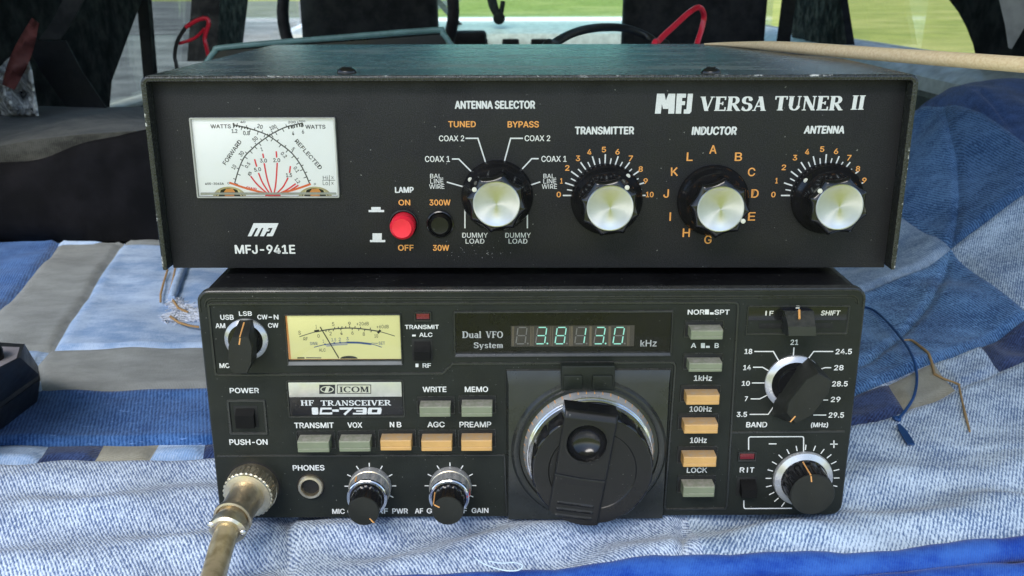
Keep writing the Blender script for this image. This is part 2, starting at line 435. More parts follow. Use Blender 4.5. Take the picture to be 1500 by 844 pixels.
def serif_glyph(ch, T=.19, t=.075, sf=.06):
    P = []; q = lambda x, y, w_: P.append([(x-w_, y-sf/2), (x+w_, y-sf/2), (x+w_, y+sf/2), (x-w_, y+sf/2)])
    st = lambda x0, y0, x1, y1, w_: P.extend([[(x0-w_/2, y0), (x0+w_/2, y0), (x1+w_/2, y1), (x1-w_/2, y1)]] if y0 < y1 else [[(x1-w_/2, y1), (x1+w_/2, y1), (x0+w_/2, y0), (x0-w_/2, y0)]])
    h = lambda x0, x1, y: P.append([(x0, y-t/2), (x1, y-t/2), (x1, y+t/2), (x0, y+t/2)])
    S = sf/2; top = 1-S
    if ch == 'I': st(.2, 0, .2, 1, T); q(.2, S, .19); q(.2, top, .19); return P, .42
    if ch == 'T':
        st(.4, 0, .4, 1, T); q(.4, S, .19); h(.04, .76, 1-t/2); st(.06, .76, .06, 1, t); st(.74, .76, .74, 1, t); return P, .8
    if ch in 'EF':
        st(.2, 0, .2, 1, T); q(.2, S, .18); q(.2, top, .18); h(.2, .64, 1-t/2); h(.2, .5, .52); st(.64, .76, .64, 1, t); st(.5, .4, .5, .64, t)
        if ch == 'E': h(.2, .68, t/2); st(.68, 0, .68, .26, t)
        return P, .74
    if ch == 'V': st(.43, 0, .14, 1, T); st(.45, 0, .72, 1, t); q(.14, top, .16); q(.72, top, .13); return P, .86
    if ch == 'A': st(.12, 0, .42, 1, t); st(.68, 0, .42, 1, T); h(.24, .56, .32); q(.12, S, .12); q(.68, S, .17); return P, .84
    if ch in 'RD':
        st(.2, 0, .2, 1, T); q(.2, top, .18)
        if ch == 'R':
            q(.2, S, .18); P.extend(bulge([(.2, .96)]+arc(.42, .73, .22, .23, 90, -90)+[(.2, .5)], t, T*.95)); st(.74, 0, .40, .5, T); q(.76, S, .11); return P, .88
        q(.2, S, .18); P.extend(bulge([(.2, .96)]+arc(.36, .5, .38, .46, 90, -90, 16)+[(.2, .04)], t, T)); return P, .86
    if ch == 'S':
        P.extend(bulge([(.55, .72)]+arc(.33, .74, .21, .22, 20, 250)+arc(.33, .27, .24, .24, 80, -160), t*1.1, T)); st(.56, .68, .56, .95, t); st(.10, .04, .10, .3, t); return P, .68
    if ch == 'U':
        P.extend(stroke([(.2, 1), (.2, .32)], T)); P.extend(bulge(arc(.44, .32, .24, .28, 180, 360), t, T*.8)); st(.68, .32, .68, 1, t); q(.2, top, .17); q(.68, top, .13); return P, .86
    if ch == 'N': st(.16, 0, .16, 1, t); st(.72, 0, .16, 1, T); st(.72, 0, .72, 1, t); q(.16, S, .13); q(.72, top, .13); q(.12, top, .1); return P, .88
    if ch == 'H': st(.2, 0, .2, 1, T); st(.7, 0, .7, 1, T); h(.2, .7, .52); [q(x, y, .17) for x in (.2, .7) for y in (S, top)]; return P, .92
    if ch == 'M': st(.15, 0, .15, 1, t); st(.45, .1, .2, 1, T); st(.47, .1, .76, 1, t); st(.8, 0, .8, 1, T); q(.15, S, .12); q(.8, S, .17); q(.17, top, .15); q(.8, top, .15); return P, 1.0
    if ch in 'CO':
        P.extend(bulge(arc(.45, .5, .35, .46, 45 if ch == 'C' else 0, 315 if ch == 'C' else 360, 24), t, T))
        if ch == 'C': st(.72, .68, .72, .98, t)
        return P, .9 if ch == 'O' else .82
    if ch == 'u': P.extend(stroke([(.14, .66), (.14, .2)], T*.9)); P.extend(bulge(arc(.3, .2, .16, .17, 180, 340), t, T*.7)); st(.5, 0, .5, .66, T*.9); q(.1, .64, .1); q(.46, .64, .1); q(.54, .03, .09); return P, .66
    if ch == 'a': P.extend(bulge(arc(.28, .48, .18, .17, 150, 0, 8)+[(.46, .03)], t*1.2, T)); P.extend(bulge(arc(.26, .2, .16, .17, 60, 380, 12), t, T*.8)); q(.52, .03, .08); return P, .62
    if ch == 'l': st(.16, 0, .16, 1, T*.9); q(.16, .03, .15); q(.12, .97, .1); return P, .34
    if ch == 'y': st(.3, 0, .12, .66, T*.9); st(.24, -.26, .54, .66, t); q(.12, .64, .13); q(.54, .64, .11); q(.2, -.25, .1); return P, .66
    if ch == 's': P.extend(bulge([(.4, .5)]+arc(.25, .5, .14, .14, 20, 250, 8)+arc(.25, .18, .17, .15, 80, -160, 8), t*1.2, T*.8)); return P, .5
    if ch == 't': st(.2, .05, .2, .9, T*.9); h(.05, .38, .63); h(.2, .38, .04); return P, .42
    if ch == 'e': P.extend(bulge(arc(.28, .33, .2, .31, 0, 320, 16), t*1.2, T*.85)); h(.1, .48, .36); return P, .58
    if ch == 'm': [st(x, 0, x, .6, T*.85) for x in (.14, .42, .7)]; P.extend(stroke([(.14, .55), (.28, .64), (.42, .55), (.56, .64), (.7, .55)], t*1.4)); [q(x, .03, .12) for x in (.14, .42, .7)]; q(.1, .64, .08); return P, .86
    return P, .4
def serif_text(mb, txt, u0, u1, v0, v1, w_, m, T=.19, t=.075, sf=.06, gap=.04, shear=0.):
    P = []; x = 0
    for ch in txt:
        p, adv = serif_glyph(ch, T, t, sf) if ch != ' ' else ([], .38)
        P += [[(a+x, b) for a, b in poly] for poly in p]; x += adv+gap
    xs = [a for p in P for a, b in p]; x0, x1 = min(xs), max(xs); k = (u1-u0)/(x1-x0); kv = v1-v0
    for i, p in enumerate(P):
        mb.poly([(u0+(a-x0)*k+shear*b*kv, v0+b*kv) for a, b in p], w_+(i % 7)*.004, m)

# ------------------------------------------------------------------ pixel-free panel coordinates of each device
MX, MY, MZ, MR, MHT, MDEP = -1.34, 10.77, 96.76, -0.0129, 70.25, 179.4
ICW, ICH = 120.5, 92.78
def ic(px, py, w_=0.):
    p = at(px, py, -w_); return (p.x, p.z)
_c, _s = math.cos(-MR), math.sin(-MR)
_cl = Vector((_c*(CAM.x-MX)-_s*(CAM.y-MY), _s*(CAM.x-MX)+_c*(CAM.y-MY), CAM.z-MZ))
def mf(px, py, w_=-6.):
    d = ray(px, py); d = Vector((_c*d.x-_s*d.y, _s*d.x+_c*d.y, d.z)); p = _cl+d*((-w_-_cl.y)/d.y); return (p.x, p.z)
def rect(fn, x0, x1, y0, y1, w_=None):
    a = fn(x0, y1) if w_ is None else fn(x0, y1, w_); b = fn(x1, y1) if w_ is None else fn(x1, y1, w_)
    c = fn((x0+x1)/2, y0) if w_ is None else fn((x0+x1)/2, y0, w_)
    a2 = fn(x0, (y0+y1)/2) if w_ is None else fn(x0, (y0+y1)/2, w_); b2 = fn(x1, (y0+y1)/2) if w_ is None else fn(x1, (y0+y1)/2, w_)
    return a2[0], b2[0], (a[1]+b[1])/2, c[1]
def put(mb, fn, t, x0, x1, y0, y1, w_, m, bold=.02, shear=0., pw=None, rot=0.):
    u0, u1, v0, v1 = rect(fn, x0, x1, y0, y1, pw); mb.text(t, u0, u1, v0, v1, w_, m, bold, shear, rot=rot)
def ribbon(mb, fn, pts, wd, w_, m, pw=None):
    mb.strip([fn(*p) if pw is None else fn(*p, pw) for p in pts], wd, w_, m)
# ================================================================== TUNER (upper box)
tuner = empty('antenna_tuner', (MX, MY, MZ), 'black antenna tuner with four silver capped knobs on top of the transceiver', 'tuner', MR)
def build_cover():
    mb = MB(); R = 3.0; path = [(-135, 0.0), (-135, 1.5), (-135, MHT*.5)]
    path += [(-135+R-R*math.cos(math.radians(a)), MHT-R+R*math.sin(math.radians(a))) for a in range(0, 91, 15)]
    path += [(-90+20*i, MHT) for i in range(10)]
    path += [(135-R+R*math.sin(math.radians(a)), MHT-R+R*math.cos(math.radians(a))) for a in range(0, 91, 15)]
    path += [(135, MHT*.5), (135, 1.5), (135, 0)]
    ls = []
    for i, p in enumerate(path):
        a = Vector(path[max(i-1, 0)]); b = Vector(path[min(i+1, len(path)-1)]); t = (b-a).normalized(); nn = Vector((t.y, -t.x)); p = Vector(p)
        th = 2.0; c = []
        for off, y in ((0, MDEP), (0, .8), (.12, .3), (.5, .02), (1.4, 0), (th-.1, .3), (th, .9), (th, MDEP)):
            k = off if 0 < i < len(path)-1 else min(max(off, .4), th-.4)
            q = p+nn*k; c.append((q.x, y, q.y))
        ls.append(c)
    mb.loft(ls, 'mfj_cover')
    o = mb.build('cover', tuner, fixn=True, sharp=40)
    for px in (507, 1040):                                  # pan head screws on the lid
        p = atz(px, 107, MZ+MHT); lx, ly = p.x-MX, p.y-MY
        s = MB(); prof = [(3.5, 0), (3.5, .5), (3.2, 1.1), (2.4, 1.7), (1.2, 2.0), (.15, 2.05)]
        s.axis_lathe(prof, (lx, ly, MHT), (0, 0, 1), 'gloss_black', 32)
        for a in (.5, .5+math.pi/2):
            c, d = math.cos(a), math.sin(a); w_ = .32; L = 1.9
            pts = [(lx+c*x-d*y, ly+d*x+c*y) for x, y in ((-L, -w_), (L, -w_), (L, w_), (-L, w_))]
            s.add([(x, y, MHT+1.7) for x, y in pts]+[(x, y, MHT+2.09) for x, y in pts], [(4, 5, 6, 7), (0, 1, 5, 4), (1, 2, 6, 5), (2, 3, 7, 6), (3, 0, 4, 7)], 'opening_black')
        s.build('screw', o, (lx, ly, MHT))
build_cover()
pb = mf(600, 392.5)[1]
def build_tuner_panel():
    mb = MB(); mb.rbox(-133, 133, pb, MHT-2.0, -7.6, -6, 'mfj_panel', .2, .15)
    mb.box(-132.8, 132.8, 8, MDEP-2, pb, pb+1.5, 'ic_body'); mb.box(-132.8, 132.8, MDEP-3.5, MDEP-1.2, pb+1.6, MHT-2.1, 'ic_body')
    W_ = -5.95
    T = lambda t, x0, x1, y0, y1, m='silverprint', b=.025, sh=0.: put(mb, mf, t, x0, x1, y0, y1, W_, m, b, sh)
    T('ANTENNA SELECTOR', 666, 784, 147.5, 159.8, b=.045); T('TRANSMITTER', 842, 929, 185.3, 197.2, b=.045)
    T('INDUCTOR', 1013.5, 1079.5, 185.3, 198, b=.05, sh=.08); T('ANTENNA', 1178, 1237.5, 184.3, 196, b=.05, sh=.08); T('LAMP', 578.5, 606, 273.8, 282.6, b=.045)
    for t, x0, x1, y0, y1 in (('COAX 2', 643, 680, 198.5, 207), ('COAX 1', 622.5, 659, 228.6, 237.4), ('COAX 2', 768.5, 806, 198.3, 206.9), ('COAX 1', 793, 830, 228.4, 237.2),
        ('BAL.', 630, 649, 254.7, 261.3), ('LINE', 630.3, 649.6, 262.2, 268.9), ('WIRE', 628.7, 651, 270, 276.6), ('BAL.', 796, 814.5, 254.7, 261.3), ('LINE', 796, 815, 262.2, 268.9), ('WIRE', 793.7, 816, 270, 276.6),
        ('DUMMY', 677, 714.5, 341, 348.3), ('LOAD', 682, 709.5, 349.7, 356.9), ('DUMMY', 740, 777.5, 341, 348.3), ('LOAD', 745, 772.5, 349.7, 356.9)): T(t, x0, x1, y0, y1, 'white', .016 if y1-y0 > 8 else .006)
    T('MFJ-941E', 344, 432.5, 358.6, 372, 'white', .035)
    for t, x0, x1, y0, y1 in (('TUNED', 656.5, 697, 177.5, 186.6), ('BYPASS', 743.5, 789.5, 177.5, 187), ('ON', 583.7, 601, 292.5, 301), ('300W', 629, 660, 292.3, 301.2), ('OFF', 583, 606, 358.6, 367.3), ('30W', 634, 658, 358.8, 367.5)): T(t, x0, x1, y0, y1, 'orange', .03)
    for L in (((682, 202.7), (700, 202.7), (711, 237)), ((662, 233), (672, 233), (690, 251)), ((654.5, 266.8), (680, 274)), ((766, 202.7), (748, 202.7), (739, 236)),
              ((789, 232.5), (779, 232.5), (765, 247.5)), ((791.5, 266.5), (776, 271.5)), ((681, 305), (681, 334.5)), ((772.5, 312), (772.5, 334.5))): ribbon(mb, mf, L, .48, W_, 'silverprint')
    # push symbols
    for x0, x1, y0, y1 in ((540, 562.7, 307.6, 310.8), (544, 557.6, 303.3, 307.5), (542, 564.3, 351.6, 354.8), (545.7, 559.3, 341.8, 351.5)):
        mb.poly([mf(x0, y1), mf(x1, y1), mf(x1, y0), mf(x0, y0)], W_, 'silverprint')
    # big italic logo and roman name
    zb = lambda x, y: mf(930+x/4.1667, 120+y/4.1667)
    for i, q in enumerate((((122, 194), (158, 194), (171, 72), (135, 72)), ((203, 194), (240, 194), (247, 72), (211, 72)), ((170, 165), (203, 165), (236, 72), (205, 72)), ((172, 165), (200, 165), (180, 72), (148, 72)),
              ((248, 194), (282, 194), (291, 72), (256, 72)), ((254, 97), (311, 97), (313, 72), (256, 72)), ((280, 142), (305, 142), (307, 118), (282, 118)), ((312, 190), (344, 182), (355, 72), (323, 72)), ((297, 194), (334, 194), (344, 182), (322, 168), (299, 168)))):
        mb.poly([zb(*p) for p in q], W_+.004*i, 'silverprint')
    for t, x0, x1, y0, y1 in (('VERSA', 1024.5, 1122.5, 141.5, 162.5), ('TUNER', 1134, 1235, 140.8, 161.8), ('II', 1247, 1266, 139.8, 160.8)):
        u0, u1, v0, v1 = rect(mf, x0, x1, y0, y1); serif_text(mb, t, u0, u1, v0, v1, W_, 'silverprint', .25, .085, .06, gap=.02, shear=.06)
    z = lambda x, y: mf(330+x/12.06, 310+y/12.06)
    for i, q in enumerate((((465, 290), (905, 290), (942, 205), (500, 205)), ((398, 435), (462, 435), (540, 290), (465, 290)), ((505, 435), (568, 435), (645, 290), (580, 290)), ((615, 435), (685, 435), (765, 290), (675, 290)),
              ((705, 352), (770, 350), (790, 318), (722, 318)), ((850, 415), (905, 290), (838, 290), (790, 388)), ((725, 435), (832, 435), (850, 415), (800, 385), (748, 385)))):
        mb.poly([z(*p) for p in q], W_+.006*i, 'silverprint')
    # dial scales
    for pts, dh in (((('0', 818.5, 285), ('1', 822.5, 265), ('2', 831, 246), ('3', 846.6, 232), ('4', 863.3, 222.7), ('5', 884.6, 219.2), ('6', 904.6, 222.4), ('7', 924, 232), ('8', 938.5, 247.7), ('9', 945.7, 265.3), ('10', 951.7, 285)), 8.2),
                    ((('0', 1132.9, 285), ('1', 1137.6, 264.7), ('2', 1148.2, 245.2), ('3', 1164.5, 231.1), ('4', 1182.4, 222.4), ('5', 1204.3, 218.6), ('6', 1224.7, 221.7), ('7', 1243.8, 231.1), ('8', 1256.7, 247.4), ('9', 1266, 264.4)), 8.2),
                    ((('A', 1044.5, 219), ('B', 1081.8, 229.6), ('C', 1100.9, 252), ('D', 1105.9, 283.5), ('E', 1101, 317), ('G', 1037, 351), ('H', 1005.3, 341), ('I', 981.8, 317.3), ('J', 975.8, 283.5), ('K', 987.4, 251.5), ('L', 1010.3, 229.6)), 12.5)):
        for t, x, y in pts:
            wd = {'10': 11.5, '1': 3.6, 'I': 2.2, 'J': 8, 'L': 9}.get(t, 10.8 if dh > 9 else 6.4)
            if t == 'K':
                for L in (((x-3.6, y-6), (x-3.6, y+6)), ((x+4.4, y-6), (x-3.4, y+2)), ((x-1, y-.6), (x+4.8, y+6))): ribbon(mb, mf, L, .52, W_+.002*abs(L[0][1]-y), 'orange')
            else: T(t, x-wd/2, x+wd/2, y-dh/2, y+dh/2, 'orange', .02 if dh > 9 else .028)
    for cx, cy in ((885, 289.5), (1204.3, 289.5)):
        c = mf(cx, cy)
        for k in range(21):
            a = math.radians(180-9*k); r1 = 15.1 if k % 2 == 0 else 13.8
            mb.strip([(c[0]+r*math.cos(a), c[1]+r*math.sin(a)+.8) for r in (11.8, r1)], .5 if k % 2 == 0 else .42, W_, 'silverprint')
    # scuffs near the lower edge
    for i in range(26):
        u, v = mf(random.gauss(705, 30), random.gauss(368, 8)); a = random.uniform(0, 3.1); l = random.uniform(.1, .5)
        mb.strip([(u, v), (u+l*math.cos(a), v+l*math.sin(a))], .1, W_, 'greyprint')
    mb.build('front_panel', tuner, (0, 6, 0))
build_tuner_panel()

def build_power_meter():
    c = [mf(276.8, 172.5, -5), mf(491.5, 172.5, -5), mf(496.5, 289, -5), mf(289.3, 290, -5)]
    u0, u1 = (c[0][0]+c[3][0])/2, (c[1][0]+c[2][0])/2; v0, v1 = c[3][1], c[0][1]
    mb = MB(); mb.frame(u0, u1, v0, v1, ((0, -6), (0, -4.6), (.12, -4.45), (.5, -4.45), (.6, -5.6)), 'frosted', .5)
    root = mb.build('power_meter', tuner, ((u0+u1)/2, 6, (v0+v1)/2))
    f = MB(); Wf = -5.55; f.poly([(u0+.5, v0+.5), (u1-.5, v0+.5), (u1-.5, v1-.5), (u0+.5, v1-.5)], Wf-.05, 'meter_white')
    z = lambda x, y: mf(270+x/6, 160+y/6, -5.6)
    def curve(pts, wd, m, w_=Wf, n=6):
        P = [Vector(z(*p)) for p in pts]; q = []
        for i in range(len(P)-1):
            p0, p1, p2, p3 = P[max(i-1, 0)], P[i], P[i+1], P[min(i+2, len(P)-1)]
            for k in range(n):
                t = k/n; q.append(.5*((2*p1)+(p2-p0)*t+(2*p0-5*p1+4*p2-p3)*t*t+(3*p1-p0-3*p2+p3)*t**3))
        q.append(P[-1]); f.strip([tuple(p) for p in q], wd, w_, m); return q
    A = ((443, 650), (480, 525), (530, 418), (600, 345), (655, 297), (743, 235), (800, 200), (900, 155), (1040, 122))
    B = ((435, 138), (545, 163), (650, 195), (743, 235), (850, 310), (940, 382), (1010, 470), (1060, 560), (1102, 655))
    for pts in (A, B):
        q = curve(pts, .42, 'darkink')
        n = len(q)
        for i in range(0, n):
            if i % 2: continue
            t = (q[min(i+1, n-1)]-q[max(i-1, 0)]).normalized(); nn = Vector((-t.y, t.x)); s = 1 if (i//2) % 2 else -1; L = 1.25 if i % 4 == 0 else .9
            f.strip([tuple(q[i]), tuple(q[i]+nn*s*L)], .28, Wf+.004, 'darkink')
    for pts in (((432, 122), (438, 158)), ((1034, 118), (1034, 158))): f.strip([z(*p) for p in pts], .6, Wf+.006, 'ink')
    for k in range(5):
        x = 462+k*24; f.strip([z(x, 138+k*5), z(x-4, 158+k*5)], .5, Wf+.006, 'ink'); x = 1012-k*24; f.strip([z(x, 130+k*5), z(x+4, 155+k*5)], .5, Wf+.006, 'ink')
    for pts in (((583, 588), (640, 660), (725, 738)), ((618, 440), (636, 506)), ((652, 560), (690, 650), (748, 738)), ((690, 390), (697, 430)), ((702, 475), (730, 620), (770, 738)), ((808, 370), (812, 425)), ((817, 470), (806, 640), (790, 738)),
                ((933, 500), (925, 560)), ((912, 602), (870, 680), (815, 738)), ((980, 655), (900, 710), (832, 742)), ((1003, 668), (915, 722), (842, 744))): curve(pts, .42, 'redink', Wf+.01, 6) if 0 else curve(pts, .55, 'redink', Wf+.01)
    for pts in (((395, 645), (560, 700), (740, 745)), ((1112, 657), (980, 703), (835, 742))): curve(pts, .75, 'needle', Wf+.03)
    t_ = lambda s, cx, cy, w_, h, rot=0, m='darkink', b=.028: (lambda p, q: f.text(s, p[0]-w_/6/4.05/2*1., p[0]+w_/6/4.05/2, p[1]-h/6/3.9/2, p[1]+h/6/3.9/2, Wf+.012, m, b, rot=math.radians(rot)))(z(cx, cy), 0)
    for a in (('WATTS', 320, 151, 178, 34, 0, 'darkink', .03), ('WATTS', 1152, 155, 175, 34, 0, 'darkink', .03), ('FORWARD', 420, 380, 262, 36, 52, 'darkink', .03), ('REFLECTED', 1092, 398, 325, 36, -51, 'darkink', .03),
              ('1.2', 441, 192, 50, 34), ('0.8', 546, 210, 58, 36), ('20', 665, 152, 48, 36, -18), ('100', 780, 160, 62, 34, 22), ('4', 956, 212, 18, 34), ('6', 1043, 198, 20, 34), ('50', 622, 262, 46, 34, 38), ('30', 502, 392, 46, 34, 50), ('10', 436, 508, 40, 34, 58),
              ('0.5', 556, 492, 55, 30, 52), ('1', 680, 352, 14, 32, 15), ('3.0', 696, 452, 62, 34), ('2.0', 812, 448, 62, 34), ('5.0', 644, 530, 62, 34, 8), ('1.5', 920, 580, 54, 34), ('1.2', 995, 628, 48, 30, -55), ('0.2', 875, 402, 56, 32, -48), ('0.1', 985, 530, 52, 32, -58),
              ('5', 958, 350, 20, 32, -45), ('400-3063A', 265, 655, 168, 20, 0, 'ink', .03), ('0', 388, 652, 16, 20, 40), ('0', 1148, 658, 16, 20, -40), ('SWR', 590, 700, 96, 30, -10, 'redink', .04), ('40', 515, 112, 44, 20), ('200', 945, 114, 66, 20), ('300', 1035, 106, 56, 14),
              ('Hi', 1240, 602, 44, 34, 0, 'darkink', 0), ('x', 1302, 602, 22, 22, 0, 'darkink', 0), ('Lo', 1240, 650, 46, 34, 0, 'darkink', 0), ('x', 1302, 652, 22, 22, 0, 'darkink', 0), ('8', 575, 567, 40, 26, 62)): t_(*a)
    f.strip([z(1212, 625), z(1325, 625)], .18, Wf+.012, 'darkink'); f.strip([z(1275, 580), z(1275, 672)], .18, Wf+.012, 'darkink')
    face = f.build('meter_face', root, ((u0+u1)/2, 6, (v0+v1)/2))
    b = MB()                                         # the two movements behind the lower edge
    for cx in (400, 1152):
        p = z(cx, 775)
        b.poly([(p[0]+6.2*math.cos(math.radians(a)), p[1]-.2+4.2*math.sin(math.radians(a))) for a in range(0, 181, 12)], Wf+.05, 'brass_dark')
        b.poly([(p[0]+5.0*math.cos(math.radians(a))*1.0, p[1]-.2+3.6*math.sin(math.radians(a))) for a in range(0, 181, 12)], Wf+.06, 'satin_black')
        b.poly([(p[0]-1.9, p[1]-.2), (p[0]+1.9, p[1]-.2), (p[0]+1.6, p[1]+1.6), (p[0]-1.6, p[1]+1.6)], Wf+.08, 'copper')
        b.poly([(p[0]-2.0, p[1]+1.9), (p[0]+2.2, p[1]+1.9), (p[0]+1.4, p[1]+3.3), (p[0]-1.0, p[1]+3.2)], Wf+.08, 'copper')
        b.strip([(p[0]-4.6, p[1]), (p[0]-3.3, p[1]+2.6)], .5, Wf+.09, 'brass'); b.strip([(p[0]+4.6, p[1]), (p[0]+3.3, p[1]+2.6)], .5, Wf+.09, 'brass')
    p = z(780, 768); b.poly([(p[0]+2.9*math.cos(math.radians(a)), p[1]+.2+1.3*math.sin(math.radians(a))) for a in range(0, 181, 15)], Wf+.07, 'redink')
    b.rbox(u0+1.2, u1-1.2, v0+1.1, v0+1.9, Wf+.1, Wf+.3, 'frosted', .2, .05)
    b.build('meter_movement', root, ((u0+u1)/2, 6, v0))
    g = MB(); g.rbox(u0+.5, u1-.5, v0+.5, v1-.5, -5.0, -4.62, 'clear', .4, .15); g.build('meter_window', root, ((u0+u1)/2, 5, (v0+v1)/2))
build_power_meter()

def tuner_knob(px, py, ang):
    c = mf(px, py); fl = lambda a, w_, r: -1.55*max(0, min(1, (w_-(-1.2))/6))*abs(math.cos(4*(a-ang)))**.8 if w_ > -1 and r > 7 else 0
    mb = MB()
    mb.lathe([(13.1, -6), (13.1, -4.9), (12.8, -4.2), (12.1, -3.2), (10.9, -1.9), (10.3, -.6), (10.35, 1.5), (10.6, 4), (10.9, 6.2), (11.0, 7.0), (10.7, 7.7), (9.9, 8.3), (8.9, 8.6), (8.35, 8.6), (8.35, 8.3)], c, 'bakelite', 128, fl, cap=False)
    root = mb.build('rotary_knob', tuner, (c[0], 0, c[1]), sharp=50)
    cp = MB(); cp.lathe([(8.3, 8.1), (8.3, 8.75), (8.1, 8.95), (7.6, 8.95), (7.5, 8.9), (.05, 8.9)], c, 'spun', 96)
    cp.build('knob_cap', root, (c[0], 0, c[1]))
    d = MB()
    for r, w_ in ((11.6, -2.75), (9.25, 8.45)):
        q = (c[0]+r*math.cos(ang), c[1]+r*math.sin(ang)); d.lathe([(.85, w_-.3), (.85, w_+.12), (.5, w_+.3), (.1, w_+.34)], q, 'offwhite', 20)
    d.build('pointer_dot', root, (c[0], 0, c[1]))
tuner_knob(728.5, 286.5, math.radians(146)); tuner_knob(888.5, 292, math.radians(52)); tuner_knob(1044, 293.5, math.radians(-28)); tuner_knob(1211, 290.5, math.radians(142))

def tuner_button(px, py, r, p, m, ring, label=None):
    c = mf(px, py); mb = MB(); e = -6+p
    mb.lathe([(r, -5.9), (r, e-1.6), (r*.93, e-1.0), (r*.80, e-.35), (r*.77, e), (r*.70, e-.05), (.05, e-.1)], c, m, 64)
    root = mb.build('push_button', tuner, (c[0], 0, c[1]))
    b = MB(); b.lathe([(r+.9, -5.97), (r+.9, -5.1), (r+.5, -4.9), (r+.15, -5.2), (r+.1, -5.9)], c, ring, 64, cap=False); b.build('button_bezel', root, (c[0], 0, c[1]))
    if label: root['label'] = label
tuner_button(591.7, 328, 4.55, 7.0, 'red_button', 'opening_black', 'bright red round lamp push button')
tuner_button(645, 328, 4.1, 2.6, 'satin_black', 'gloss_black', 'black round power range push button')
for x, y in ((-112, 22), (113, 22), (-112, 150), (113, 150)):
    f = MB(); f.axis_lathe([(9.2, pb), (9.0, pb-1.4), (8.0, -2.2), (6.4, -3.5), (4.5, -4.0)], (x, y, 0), (0, 0, 1), 'rubber', 40)
    f.v = [(a, b, c) for a, b, c in f.v]; f.build('rubber_foot', tuner, (x, y, 0), fixn=True)

